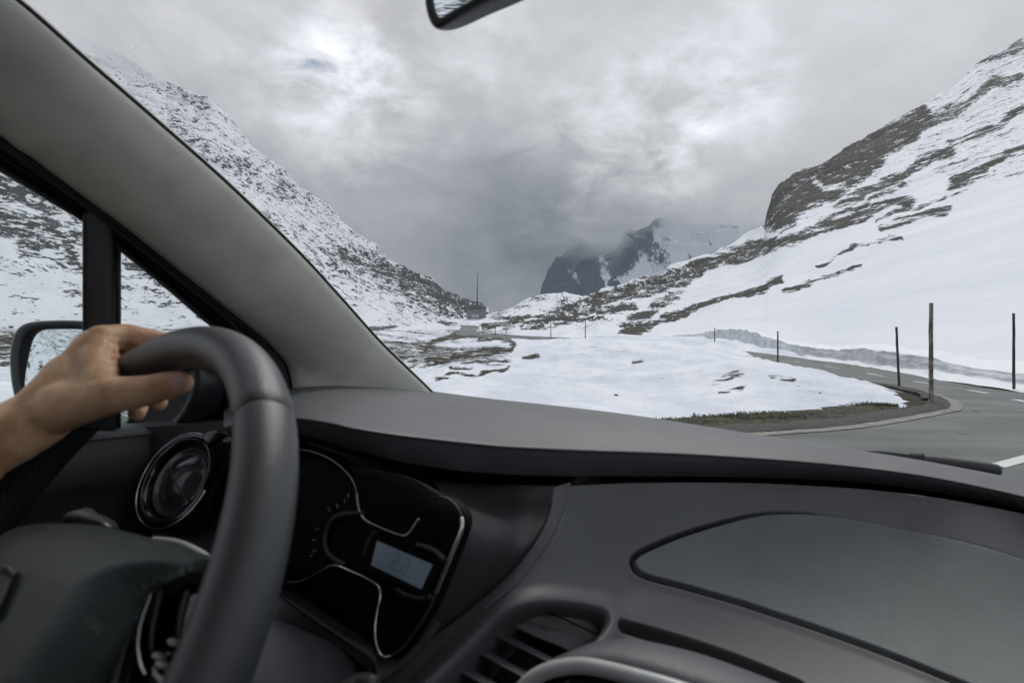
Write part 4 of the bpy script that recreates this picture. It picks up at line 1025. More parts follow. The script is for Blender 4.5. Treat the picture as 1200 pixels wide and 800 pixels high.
trim('rim_trim', [(514, 582), (525, 584.5), (534, 592), (539, 600), (541, 606)], .0012, M['dark'], .006)
trim('dial_ring', [(427, 601), (409, 601.5), (397, 604), (388, 611), (382, 624), (381, 638), (385, 648), (394, 656), (404, 661)], .0026, M['ring'], .003)
trim('dial_ring', [(489, 638), (500, 641), (512, 647), (521, 656)], .0026, M['ring'], .003)
trim('dial_ring', [(466, 690), (478, 697), (492, 700), (505, 698)], .0026, M['ring'], .003)
trim('dial_ring', [(441, 623), (433, 633), (427, 650)], .0022, M['ring'], .003)
# grey hood over the top of the dial
hd = [[(409, 545), (430, 547.5), (450, 551.5), (487, 563), (514, 581)], [(420, 556), (436, 558), (452, 562), (483, 573), (503, 585)]]
patch('dial_hood', [[I(x, y, .020) for x, y in hd[0]], [I(x, y, .012) for x, y in [(414, 550.5), (433, 553), (451, 557), (485, 569), (509, 584)]], [I(x, y, .004) for x, y in hd[1]]], 50, 12, M['ledge'] if 'ledge' in M else M['pad'], CL)
# ledge below
la = [(318, 678, .358), (351, 694, .352), (387, 720, .346), (417, 738, .342), (438, 750, .338), (450, 772, .334), (479, 758, .338), (506, 722, .345)]
lb = [(300, 682, .34), (327, 697, .337), (374, 730, .333), (410, 755, .33), (438, 776, .326), (447, 797, .32), (489, 765, .33), (516, 730, .34)]
patch('ledge', [[CF(*p) for p in la], [CF(*p) for p in lb], [CF(p[0], p[1]+2, p[2]+.02) for p in lb]], 80, 14, M['ledge'] if 'ledge' in M else M['pad'], CL)
# display
dq = [I(442, 632.5, .006), I(508.5, 661, .006), I(495, 690.5, .006), I(434.5, 661.5, .006)]
fr = [I(437, 623, .003), I(519, 657, .003), I(499, 700, .003), I(426, 667, .003)]
Vd = fr+[I(437+1, 625, .008), I(517, 658, .008), I(498, 697, .008), I(428.5, 666, .008)]+[d+cn*.0015 for d in dq]+dq
Fd = []
for i in range(4):
    j = (i+1) % 4; Fd += [(i, j, 4+j, 4+i), (4+i, 4+j, 8+j, 8+i), (8+i, 8+j, 12+j, 12+i)]
DISP = build('display', Vd, Fd, M['face'], CL, smooth=False)
nu_, nv_ = 12, 6
build('screen', [dq[0]*(1-u)*(1-v)+dq[1]*u*(1-v)+dq[2]*u*v+dq[3]*(1-u)*v for v in np.linspace(0, 1, nv_) for u in np.linspace(0, 1, nu_)], gridfaces(nv_, nu_), M['lcd'], DISP)
def seg_digits(txt, org, ux, uy, sc_, mat, parent, name):
    """seven segment figures as thin bars"""
    segs = {'0': 'abcdef', '2': 'abged', '3': 'abgcd', '1': 'bc', '9': 'abcdfg'}
    pos = {'a': ((0, 1), (1, 1)), 'b': ((1, 1), (1, .5)), 'c': ((1, .5), (1, 0)), 'd': ((0, 0), (1, 0)), 'e': ((0, .5), (0, 0)), 'f': ((0, 1), (0, .5)), 'g': ((0, .5), (1, .5))}
    parts = []
    for k, ch in enumerate(txt):
        for s in segs[ch]:
            (x0, y0), (x1, y1) = pos[s]; A = org+ux*(x0*.6+k*1.0)*sc_+uy*y0*sc_; B = org+ux*(x1*.6+k*1.0)*sc_+uy*y1*sc_
            c = (A+B)/2; d = (B-A)/2*.88; nn = np.cross(ux, uy); side = np.cross(nn, d/np.linalg.norm(d))*sc_*.055
            parts.append(box_vf(c, d, side, nn*.0002))
    v, f = merge(parts); return build(name, v, f, mat, parent, smooth=False)
ux = (dq[1]-dq[0]); ux /= np.linalg.norm(ux); uy = dq[0]-dq[3]; uy /= np.linalg.norm(uy)
seg_digits('22', dq[3]*.62+dq[2]*.38+(dq[0]-dq[3])*.22, ux, uy, .0125, M['lcdtext'], DISP, 'digits')
# dial marks
for (x, y, L_, mt) in [(408, 583, 5, 'ticks'), (404, 589, 4, 'ticks'), (396, 595, 5, 'ticks'), (387, 599, 6, 'orange'), (374, 620, 4, 'ticks'), (370, 632, 4, 'ticks'), (371, 644, 6, 'ticks'), (366, 650, 3, 'ticks')]:
    ang_ = math.atan2(y-630, x-405); A = I(x, y, .0012); B = I(x+math.cos(ang_)*L_, y+math.sin(ang_)*L_, .0012)
    tube('dial_mark', [A, B], .0005, M[mt], CL, 5)

# --- left end of the dashboard: round vent with gloss black ring
ec = CAM+ray(208, 562)*.648
vv_ = (CAM-ec)/np.linalg.norm(CAM-ec)
Mj = np.array([.48, 0, .877]); Mj = Mj-vv_*(Mj@vv_); Mj /= np.linalg.norm(Mj)
e1_ = np.cross(Mj, vv_); e1_ = e1_ if e1_[0] > 0 else -e1_
mi_ = .60*e1_+.80*vv_; en = np.cross(Mj, mi_); en = en if en@vv_ > 0 else -en
SV = empty('side_vent', ec); SV.parent = CAR; SV.matrix_basis = worldmat(CAR).inverted() @ Matrix.Translation(Vector(ec))
def circ(r, off=0.0, n=72, cx=0.0, cy=0.0): 
    a = np.linspace(0, 2*PI, n, endpoint=False); return [ec+Mj*(r*math.cos(t)+cx)+mi_*(r*math.sin(t)+cy)+en*off for t in a]
R0 = .0565
prof = [(R0*1.0, -.03), (R0*1.0, -.004), (R0*.97, .002), (R0*.90, .005), (R0*.80, .004), (R0*.76, .000), (R0*.74, -.010)]
build('gloss_ring', np.array([circ(r, o) for r, o in prof]).reshape(-1, 3), gridfaces(len(prof), 72, True), M['gloss'], SV)
tube('chrome_line', circ(R0*.965, .0035), .0009, M['chrome'], SV, 6, True)
prof = [(R0*.74, -.010), (R0*.72, -.004), (R0*.66, -.003), (R0*.62, -.007), (R0*.54, -.006), (R0*.42, -.001), (R0*.28, .003), (R0*.14, .0052), (R0*.02, .006)]
build('vent_disc', np.array([circ(r, o) for r, o in prof]).reshape(-1, 3), gridfaces(len(prof), 72, True), plastic('satin_dark', (.028, .032, .037), .16, 0, 500, .6), SV)
tube('vent_ridge', [ec+mi_*.03*t+Mj*(-.018)*(t)+en*(.0065-.014*t*t) for t in np.linspace(-1, 1, 14)], .0010, M['dark'], SV, 8)
# glossy fin running from the ring up to the pad
fin = [(236, 512), (246, 506), (258, 504), (268, 507), (273, 515), (273, 527), (268, 541), (262, 556), (252, 580), (240, 600), (228, 606), (240, 575), (246, 545), (243, 522)]
dome('gloss_fin', [CAM+ray(x, y)*(.622) for x, y in fin], en, .004, M['gloss'], SV, .02, 8, center=CAM+ray(257, 530)*.622, smooth_pts=100)
patch('dash_end', [[CAM+ray(*p[:2])*p[2] for p in r] for r in [[(170, 500, .70), (220, 497, .68), (275, 492, .66), (330, 500, .66)], [(165, 560, .69), (210, 565, .672), (260, 560, .655), (320, 560, .65)], [(180, 640, .66), (215, 640, .65), (255, 640, .64), (300, 650, .63)], [(190, 760, .60), (220, 760, .6), (260, 760, .6), (300, 760, .6)]]], 30, 30, M['dark'], SV)

# --- steering wheel
SW = empty('steering_wheel', wc); SW.parent = CAR; SW.matrix_basis = worldmat(CAR).inverted() @ Matrix.Translation(Vector(wc))
def rimpt(a, R=wR, off=0.0): return wc+R*(math.cos(a)*wt+math.sin(a)*wu)+TOC*off
def rimseg(name, a0, a1, mat, n=90, rr=wr, seg=28, bumpy=False):
    P = [rimpt(a) for a in np.linspace(a0, a1, n)]; V = []
    for k, a in enumerate(np.linspace(a0, a1, n)):
        rad = math.cos(a)*wt+math.sin(a)*wu; e = 1.0
        if k in (0, n-1): e = .93
        for j in range(seg):
            b = 2*PI*j/seg; cc, ss_ = math.cos(b), math.sin(b)
            V.append(wc+wR*rad+rad*cc*rr*e*1.0+TOC*ss_*rr*e*1.14)
    F = gridfaces(n, seg, True); return build(name, V, F, mat, SW)
def pangle(px, py):
    a = np.linspace(0, 2*PI, 1440); P = np.array([rimpt(t) for t in a]); x, y = topx(P); return a[np.argmin(np.hypot(x-px, y-py))]
aseam = pangle(313, 491)
rimseg('rim_leather', aseam+.006, math.radians(140), M['leather'])
rimseg('rim_leather', aseam-2*PI*.0-math.radians(62), aseam-.006, M['leather'])
rimseg('rim_core', aseam-.02, aseam+.02, M['black'], 6, wr*.93)
def perf():
    m = NT('perforated_leather'); tc = m.n('TexCoord').outputs['Object']
    v = m.n('TexVoronoi', ins={'Vector': tc, 'Scale': 260, 'Randomness': .15}).outputs['Distance']
    h = m.rng(v, .15, .35); return m.finish(m.princ(**{'Base Color': m.mix(h, C(.002, .002, .002), C(.016, .017, .018)), 'Roughness': .4, 'Normal': m.bump(h, .6, .002)}))
M['perf'] = perf()
rimseg('rim_grip', math.radians(141), math.radians(215), M['perf'])
rimseg('rim_leather', math.radians(216), math.radians(290), M['leather'])
rimseg('rim_leather', math.radians(290), aseam-math.radians(62)+2*PI, M['leather'])
def Wp(px, py, off=0.0): return CP(px, py, wc, TOC, off)
cov = [(-190, 700), (-120, 650), (-60, 634), (-20, 634), (0, 631), (20, 620), (50, 613), (100, 614), (133, 619), (183, 632), (213, 642), (238, 653), (242, 662), (233, 671), (205, 678), (183, 688), (163, 706), (148, 732), (124, 770), (98, 806), (60, 860), (0, 905), (-90, 930), (-170, 860), (-200, 780)]
dome('airbag_cover', [Wp(x, y, .012) for x, y in cov], TOC, .020, M['cover'], SW, .03, 40, 3.2, center=Wp(60, 735, .012), smooth_pts=220, edgew=.034)
# badge: polished diamond outline on the cover
bc_ = (-14, 692)
def Bd(x, y, o): return Wp(x, y, .0315+o)
o4 = [(6, 660), (23, 668), (0, 724), (-28, 745), (-52, 725), (-30, 668)]; i4 = [(2, 674), (8, 680), (-8, 716), (-26, 728), (-36, 716), (-22, 680)]
Vb = [Bd(x, y, .0) for x, y in o4]+[Bd((x+u)/2, (y+v)/2, .004) for (x, y), (u, v) in zip(o4, i4)]+[Bd(x, y, .0) for x, y in i4]
Fb = [(r*6+i, r*6+(i+1) % 6, (r+1)*6+(i+1) % 6, (r+1)*6+i) for r in range(2) for i in range(6)]
build('badge', Vb, Fb, M['chrome'], SW, smooth=False)
# lower spoke: gloss black with bright trim blades
sp = [(242, 662), (262, 668), (252, 700), (238, 740), (222, 780), (206, 840), (60, 900), (90, 830), (124, 772), (150, 732), (166, 706), (186, 688), (206, 678)]
dome('spoke', [Wp(x, y, -.002) for x, y in sp], TOC, .006, M['gloss'], SW, .02, 10, center=Wp(180, 750, -.002), smooth_pts=120)
def blade(name, A, B, mat, off, th=.0015):
    n = len(A); patch(name, [[Wp(x, y, off) for x, y in A], [Wp((x+u)/2, (y+v)/2, off+.004) for (x, y), (u, v) in zip(A, B)], [Wp(x, y, off) for x, y in B]], 40, 7, mat, SW)
blade('trim_blade', [(176, 690), (170, 706), (162, 730), (158, 756), (160, 778), (166, 790)], [(183, 688), (177, 706), (169, 730), (166, 754), (170, 776), (174, 788)], M['chrome'], .008)
blade('trim_blade', [(184, 692), (180, 712), (175, 735), (174, 760)], [(195, 688), (190, 710), (184, 735), (181, 762)], M['slat2'] if 'slat2' in M else M['ring'], .008)
blade('trim_blade', [(154, 728), (146, 752), (136, 780), (122, 815)], [(159, 728), (151, 756), (146, 780), (140, 815)], M['ring'], .008)
blade('trim_blade', [(216, 692), (209, 716), (206, 745)], [(226, 690), (219, 716), (213, 745)], M['ring'], .008)
blade('trim_blade', [(236, 700), (226, 735), (212, 770), (196, 806)], [(239, 700), (229.5, 735), (215.5, 770), (200, 806)], M['silver'], .008)
for (x, y) in [(184, 768), (202, 752), (188, 778)]:
    dome('button', [Wp(x+4*math.cos(t), y+5*math.sin(t), .008) for t in np.linspace(0, 2*PI, 9)[:-1]], TOC, .002, M['silver'], SW, .004, 4, smooth_pts=24)
# small embossed safety mark on the cover
def text_part(name, txt, org, ux, uy, size, mat, parent):
    cu_ = bpy.data.curves.new(name, 'FONT'); cu_.body = txt; cu_.size = 1; cu_.extrude = .03; cu_.align_x = 'CENTER'; cu_.align_y = 'CENTER'
    t = bpy.data.objects.new('tmp', cu_); COL.objects.link(t); dg = bpy.context.evaluated_depsgraph_get(); me = bpy.data.meshes.new_from_object(t.evaluated_get(dg)); bpy.data.objects.remove(t)
    v = np.array([p.co[:] for p in me.vertices]); f = [tuple(p.vertices) for p in me.polygons]; nn = np.cross(ux, uy)
    V = org+(v[:, :1]*ux+v[:, 1:2]*uy+v[:, 2:]*nn)*size; return build(name, V, f, mat, parent, smooth=False)
text_part('airbag_mark', 'AIRBAG', Wp(110, 733, .0295), wt, wu, .0055, M['dark'], SW)
# column shroud and stalks
hub = wc
SH = [hub+wn_*t+np.array([0, 0, -.012-.22*t]) for t in (.05, .09, .14, .19, .23)]
V, F = tube_vf(SH, [.050, .056, .060, .062, .058], 40)
build('column_shroud', V, F, M['pad'], SW)
st0 = hub+wn_*.045
stalk = [st0-wt*.04+wu*.02, CP(70, 640, wc, TOC, -.045), CP(92, 610, wc, TOC, -.045)]
tube('indicator_stalk', catmull([CP(150, 700, wc, TOC, -.05), CP(118, 645, wc, TOC, -.048), CP(98, 608, wc, TOC, -.046)], 12), np.linspace(.006, .010, 12), M['ring'], SW, 14)
dome('stalk_end', [CP(x, y, wc, TOC, -.040) for x, y in [(72, 612), (76, 603), (88, 597.5), (101, 598), (113, 603), (121, 612), (116, 620), (90, 622), (76, 620)]], TOC, .006, M['stalkm'] if 'stalkm' in M else M['ring'], SW, .012, 8, smooth_pts=60)
text_part('stalk_mark', 'O', CP(87, 604, wc, TOC, -.034), wt, wu, .005, M['ticks'], SW)
tube('column_highlight', catmull([CP(x, y, wc, TOC, -.035) for x, y in [(180, 632), (200, 634), (215, 638), (230, 645), (242, 653), (250, 664)]], 30), .0022, M['silver'], SW, 8)  # bright tube added in place of the highlight on the column stalk
tube('wiper_stalk', catmull([CF(392, 840, .25), CF(404, 812, .26), CF(424, 799, .27), CF(438, 803, .27)], 20), .0065, M['ring'], SW, 14)

# --- door with windows
DOOR = empty('door', CC(-.80, .2, -.6)); DOOR.parent = CAR; DOOR.matrix_basis = worldmat(CAR).inverted() @ Matrix.Translation(Vector(CC(-.80, .2, -.6)))
patch('belt_line', [[CT(x, y, -.80) for x, y in [(-200, 545), (0, 513), (100, 499), (126, 497.5), (180, 494.5), (240, 492.5), (290, 490)]],
                    [CT(x, y, -.775) for x, y in [(-200, 560), (0, 520), (100, 505), (130, 502), (180, 498.5), (240, 496), (290, 493)]],
                    [CT(x, y, -.762) for x, y in [(-200, 600), (0, 532), (100, 512.5), (130, 509.5), (180, 504.5), (240, 500.5), (290, 497)]],
                    [CT(x, y, -.760) for x, y in [(-200, 606), (0, 537), (100, 516.5), (130, 513), (180, 508), (240, 503), (290, 499)]]], 60, 16, M['pad'], DOOR)
patch('door_panel', [[CT(x, y, -.764) for x, y in [(-200, 602), (0, 535), (100, 515), (130, 511.5), (180, 506.5), (240, 502), (300, 498)]],
                     [CT(x, y, -.755) for x, y in [(-260, 700), (0, 585), (60, 568), (100, 560), (180, 550), (240, 540), (300, 530)]],
                     [CT(x, y, -.765) for x, y in [(-300, 800), (0, 700), (60, 670), (100, 650), (180, 640), (240, 630), (300, 620)]],
                     [CT(x, y, -.77) for x, y in [(-400, 1400), (0, 1200), (60, 1150), (100, 1100), (180, 1050), (240, 1000), (300, 950)]]], 60, 40, M['dark'], DOOR)
outer_f = [(-160, 60), (-60, 112), (0, 162), (27, 180), (63, 206), (99, 234), (150, 271), (210, 319), (270, 367), (300, 391), (318, 409), (334, 432), (342, 455), (345, 505)]
inner_f = [(-160, 118), (-60, 165), (0, 202), (27, 218), (63, 240), (99, 262), (142, 296), (195, 339), (234, 372.5), (246, 382), (254, 392), (258, 408), (262, 445), (267, 505)]
def frT(k, y): return -.775+.06*np.clip((500-y)/500, 0, 1)
patch('window_frame', [[CT(x+16, y-18, frT(0, y)-.03) for x, y in outer_f], [CT(x+4, y-5, frT(0, y)+.004) for x, y in outer_f], [CT(x, y, frT(0, y)+.012) for x, y in outer_f], [CT(x*.62+u*.38, y*.62+v*.38, frT(0, y)+.004) for (x, y), (u, v) in zip(outer_f, inner_f)],
                       [CT(x*.5+u*.5, y*.5+v*.5, frT(0, y)-.012) for (x, y), (u, v) in zip(outer_f, inner_f)],
                       [CT(x*.12+u*.88, y*.12+v*.88, frT(0, y)-.004) for (x, y), (u, v) in zip(outer_f, inner_f)], [CT(u, v, frT(0, v)-.008) for u, v in inner_f], [CT(u, v, frT(0, v)-.03) for u, v in inner_f]], 120, 24, M['rubber'], DOOR)
seal = [(-100, 105), (0, 171), (40, 199), (99, 241), (138, 272), (180, 304), (210, 328), (240, 352), (264, 372), (282, 391), (294, 408), (300, 430)]
tube('weather_seal', catmull([CT(x, y, frT(0, y)+.008) for x, y in seal], 80), .0028, M['sealm'] if 'sealm' in M else M['rubber'], DOOR, 10)
pil_ = [(95, 240, 139), (97, 262, 139), (98, 300, 139), (98.5, 380, 139), (99, 450, 139), (99, 520, 139)]
div = [[CT(98, y, frT(0, y)-.006) for y in (250, 330, 420, 505)], [CT(98, y, frT(0, y)+.006) for y in (250, 330, 420, 505)], [CT(118, y, frT(0, y)+.010) for y in (250, 330, 420, 505)], [CT(134, y, frT(0, y)+.006) for y in (270, 340, 420, 505)], [CT(136, y, frT(0, y)-.012) for y in (280, 340, 420, 505)]]
patch('window_divider', div, 30, 24, M['rubber'], DOOR)
tube('divider_strip', [CT(139, y, frT(0, y)-.004) for y in (291, 340, 400, 450, 505)], .0026, M['strip'] if 'strip' in M else M['ring'], DOOR, 8)
def tg(L): return [CT(x, y, frT(0, y)-.014) for x, y in L]
build('window_glass', tg([(-160, 118), (0, 202), (99, 262), (99, 505), (-160, 560)]), [(0, 1, 2, 3, 4)], M['sideglass'], DOOR, smooth=False)
build('quarter_glass', tg([(139, 294), (195, 339), (234, 372.5), (254, 392), (268, 505), (139, 505)]), [(0, 1, 2, 3, 4, 5)], M['sideglass'], DOOR, smooth=False)

# --- windscreen pillar trim
po_ = [(-60, -60), (-20, -26), (28, 10), (100, 73), (185, 146), (270, 221), (350, 298), (400, 352), (445, 402), (480, 436), (506, 461), (530, 486)]
pi_ = [(-160, 50), (-60, 102), (12, 168), (39, 186), (99, 231), (150, 269), (210, 317), (270, 365), (302, 391), (322, 410), (338, 432), (346, 470)]
def poT(y): return -.70+.085*np.clip((460-y)/460, -.2, 1.3)
def piT(y): return -.755+.065*np.clip((460-y)/460, -.2, 1.3)
oN = catmull([CT(x, y, poT(y)) for x, y in po_], 140); iN = catmull([CT(x, y, piT(y)) for x, y in pi_], 140)
rows = []
for t in np.linspace(0, 1, 15):
    p = oN*(1-t)+iN*t; b = np.cross(oN[-1]-oN[0], iN[70]-oN[70]); b /= np.linalg.norm(b); b = b if b@(CAM-oN[70]) > 0 else -b
    rows.append(p+b*.020*(1-abs(2*t-1)**2.6))
rows = [oN-b*.025]+rows+[iN-b*.02]
build('pillar_trim', np.stack(rows).reshape(-1, 3), gridfaces(17, 140), M['trim'], CAR)
tube('windscreen_seal', oN-b*.006, .0034, M['black'], CAR, 8)

# --- windscreen
def ws(T, s):      # s 0 at base .. 1 at roof
    k = ((T+.07)/.66)**2
    F0 = .955-.16*k; z0 = -.175+.035*k; F1 = .17-.06*k; z1 = .375-.02*k
    return CC(T, F0*(1-s)+F1*s, z0*(1-s)+z1*s+.02*math.sin(PI*s))
build('windscreen', [ws(T, s) for s in np.linspace(-.06, 1, 20) for T in np.linspace(-.745, .60, 30)], gridfaces(20, 30), M['windscreen'], CAR)
# dried smear low on the glass and faint marks high up
def on_ws(px, py, off=-.004):
    best = None
    for s in np.linspace(0, 1, 60):
        for T in np.linspace(-.74, .6, 120):
            p = ws(T, s); x, y = topx(p); d = (x-px)**2+(y-py)**2
            if best is None or d < best[0]: best = (d, p)
    p = best[1]; return CAM+(ray(px, py))*((p-CAM)[1]-.006)
sm = [(478, 402, 4), (487, 412, 5), (494, 425, 6), (503, 437, 7), (512, 447, 5)]
build('water_smear', [on_ws(x+dx, y-dx*.7) for x, y, w2 in sm for dx in (-w2/2, w2/2)], gridfaces(len(sm), 2), M['smear'], CAR)
for L_ in [[(150, 54, 3), (157, 58, 4), (163, 50, 3), (158, 44, 2)], [(78, 13, 3), (84, 17, 3)], [(96, 33, 2), (100, 35, 2)]]:
    build('water_smear', [on_ws(x+dx, y-dx*.5) for x, y, w2 in L_ for dx in (-w2/2, w2/2)], gridfaces(len(L_), 2), M['smear2'] if 'smear2' in M else M['smear'], CAR)

# --- outside mirror
MR = empty('side_mirror', CC(-.97, .31, -.05)); MR.parent = CAR; MR.matrix_basis = worldmat(CAR).inverted() @ Matrix.Translation(Vector(CC(-.97, .31, -.05)))
m0 = CC(-1.06, .27, 0); mt_ = (CC(-.86, .345, 0)-m0); mt_ /= np.linalg.norm(mt_); mn_ = np.cross(mt_, [0, 0, 1.0]); mn_ = mn_ if mn_@(CAM-m0) > 0 else -mn_
mn_ = mn_*math.cos(.085)+np.array([0, 0, math.sin(.085)])
def Mi(x, y, off=0.0): return CP(x, y, m0, mn_, off)
hs = catmull([Mi(x, y) for x, y in [(12.5, 430), (14, 404), (20, 387), (33, 378), (60, 375), (100, 376), (150, 386), (190, 400), (222, 416), (236, 432), (238, 446), (235, 462), (227, 480), (214, 497), (180, 520), (100, 520), (40, 505), (19, 468)]], 120, True, True)
hc_ = hs.mean(0)
prof = [(.90, .000, .0), (.955, .004, 0), (.99, .002, 0), (1.0, -.006, 0), (.995, -.03, 0), (.96, -.06, 0), (.86, -.09, 0), (.6, -.115, 0), (.2, -.125, 0)]
build('housing', np.stack([hc_+(hs-hc_)*s+mn_*o for s, o, _ in prof]).reshape(-1, 3), gridfaces(len(prof), 120, True), M['mirrorcase'] if 'mirrorcase' in M else plastic('mirror_case', (.022, .024, .028), .35, .05, 400), MR)
gl_ = [Mi(x, y, -.002) for x, y in [(27, 460), (28, 440), (33, 414), (38, 396), (46, 387), (60, 384.5), (98, 385), (140, 392), (160, 420), (160, 470), (140, 500), (60, 500), (32, 488)]]
dome('mirror_glass', gl_, mn_, .0075, M['mirror'], MR, .003, 24, 2.0, smooth_pts=100)
build('inner_shell', np.stack([hc_+(hs-hc_)*.90+mn_*.0, hc_+(hs-hc_)*.84-mn_*.006, hc_+(hs-hc_)*.3-mn_*.007]).reshape(-1, 3), gridfaces(3, 120, True), M['black'], MR)
tube('mirror_stalk', catmull([Mi(175, 480, -.05), CC(-.84, .43, -.10), CC(-.79, .45, -.11)], 10), .022, M['rubber'], MR, 14)

# --- rear view mirror
RM = empty('rear_view_mirror', CF(620, -30, .40)); RM.parent = CAR; RM.matrix_basis = worldmat(CAR).inverted() @ Matrix.Translation(Vector(CF(620, -30, .40)))
a0 = CAM+ray(510, 22)*.42; mcn = CAM+ray(640, -60)*.40
mcn = a0+0.0; dv_ = mcn-CAM; dv_ /= np.linalg.norm(dv_); tgt = CC(-.25, -2.4, .10)-mcn; tgt /= np.linalg.norm(tgt); rn = tgt-dv_; rn /= np.linalg.norm(rn)
def Rm(x, y, off=0.0): return CP(x, y, a0, rn, off)
fo_ = [(499, -40), (499, -8), (500, 8), (505, 24), (512, 32), (520, 30), (545, 13), (567, 0), (640, -40), (760, -105), (850, -160), (850, -230), (770, -260), (640, -200), (530, -110)]
bo_ = [(503, -40), (501, -8), (502, 8), (506, 24), (514, 35), (536, 34), (575, 17), (615, 0), (690, -36), (800, -95), (880, -160), (880, -230), (770, -262), (640, -205), (530, -120)]
go_ = [(506, -40), (507, -10), (508.5, 5), (513, 19), (518.5, 20.5), (532, 12), (556, -1), (640, -49), (755, -113), (842, -165), (842, -225), (768, -252), (642, -194), (537, -108)]
ro = catmull([Rm(x, y) for x, y in fo_], 160, True, True); rb_ = catmull([Rm(x, y, -.030) for x, y in bo_], 160, True, True)
gi_ = catmull([Rm(x, y, -.001) for x, y in go_], 160, True, True); rc2 = ro.mean(0)
prof = [gi_-rn*.002, gi_+rn*.001, gi_*.4+ro*.6+rn*.0025, ro+rn*.0005, ro*.75+rb_*.25+(ro-rc2)*.01, rb_, rb_+(rc2-rb_)*.1-rn*.008, rb_+(rc2-rb_)*.5-rn*.014]
build('mirror_case', np.stack(prof).reshape(-1, 3), gridfaces(len(prof), 160, True), M['casem'], RM)
build('mirror_glass', gi_, [tuple(range(160))], M['mirror'], RM, smooth=False)
tube('mirror_arm', [rc2-rn*.04, rc2-rn*.06+np.array([0, 0, .06]), CC(-.03, .30, .31)], .009, M['black'], RM, 10)

# --- wiper resting below the glass
WI = empty('wiper', CF(1100, 545, 1.08)); WI.parent = CAR; WI.matrix_basis = worldmat(CAR).inverted() @ Matrix.Translation(Vector(CF(1100, 545, 1.08)))
tube('wiper_arm', catmull([CF(x, y, 1.03) for x, y in [(985, 540), (1008, 531), (1025, 530), (1045, 532), (1070, 535)]], 24), [.004]*24, M['rubber'], WI, 8)
wp = catmull([CF(x, y, 1.03) for x, y in [(1066, 538), (1100, 541), (1130, 545), (1160, 549.5), (1174, 552)]], 30)
tube('wiper_blade', wp, [.0085]*28+[.0078, .005], M['rubber'], WI, 10)
tube('blade_cap', wp[:6]+np.array([0, 0, .001]), .0092, M['black'], WI, 10)
tube('rubber_lip', wp-np.array([0, 0, .011]), .002, M['black'], WI, 6)

# --- body shell round the cabin: roof, floor, rear, far side
HLr = [[(-.62, .06, .37), (-.35, .13, .395), (0, .16, .40), (.25, .14, .395), (.50, .06, .37)], [(-.62, -.5, .40), (-.35, -.5, .43), (0, -.5, .435), (.25, -.5, .43), (.5, -.5, .40)],
       [(-.62, -1.4, .38), (-.35, -1.4, .41), (0, -1.4, .415), (.25, -1.4, .41), (.5, -1.4, .38)], [(-.62, -2.3, .20), (-.35, -2.35, .22), (0, -2.4, .22), (.25, -2.35, .22), (.5, -2.3, .2)]]
patch('headliner', [[CC(*p) for p in r] for r in HLr], 24, 40, M['headliner'], CAR)
patch('roof', [[CC(p[0]*1.06, p[1]+.01, p[2]+.03) for p in r] for r in HLr], 24, 40, M['body'], CAR)
def slab(name, pts, mat, par=CAR): return build(name, [CC(*p) for p in pts], [tuple(range(len(pts)))], mat, par, smooth=False)
slab('floor_panel', [(-.84, 1.0, -.95), (.70, 1.0, -.95), (.70, -2.5, -.95), (-.84, -2.5, -.95)], M['dark'])
slab('bulkhead', [(-.80, 1.0, -.95), (.66, 1.0, -.95), (.66, .93, -.24), (-.80, .80, -.24)], M['dark'])
slab('rear_panel', [(-.84, -2.5, -.95), (.70, -2.5, -.95), (.66, -2.5, -.12), (-.80, -2.5, -.12)], M['dark'])
RDo = empty('door', CC(.66, .2, -.6)); RDo.parent = CAR; RDo.matrix_basis = worldmat(CAR).inverted() @ Matrix.Translation(Vector(CC(.66, .2, -.6)))
slab('door_panel', [(.66, .95, -.95), (.66, .8, -.19), (.66, -1.2, -.13), (.66, -2.5, -.12), (.68, -2.5, -.95)], M['dark'], RDo)
slab('side_panel', [(-.80, -.05, -.95), (-.80, -.05, -.13), (-.80, -1.2, -.10), (-.80, -2.5, -.10), (-.82, -2.5, -.95)], M['dark'])
build('pillar_trim', [CC(*p) for p in [(.56, .90, -.17), (.60, .78, -.19), (.50, .03, .36), (.46, .12, .37)]], [(0, 1, 2, 3)], M['trim'], CAR, smooth=False)
for sx, dx in ((-.80, .17), (.66, -.15)):
    for F0 in (-.72, -1.55):
        build('door_pillar', [CC(*p) for p in [(sx, F0, -.13), (sx, F0-.12, -.13), (sx+dx, F0-.14, .38), (sx+dx, F0-.02, .38)]], [(0, 1, 2, 3)], M['trim'], CAR, smooth=False)
patch('bonnet', [[CC(T, F, z-.06*((T+.07)/.7)**2) for T in (-.84, -.5, -.07, .36, .70)] for F, z in ((.98, -.30), (1.2, -.335), (1.6, -.41), (1.95, -.55), (2.02, -.85))], 24, 24, M['body'], CAR)
for sx in (-.86, .72):
    build('wing', [CC(*p) for p in [(sx, .8, -.30), (sx, 1.6, -.43), (sx, 1.95, -.6), (sx, 2.0, -1.15), (sx, .8, -1.15)]], [(0, 1, 2, 3, 4)], M['body'], CAR, smooth=False)
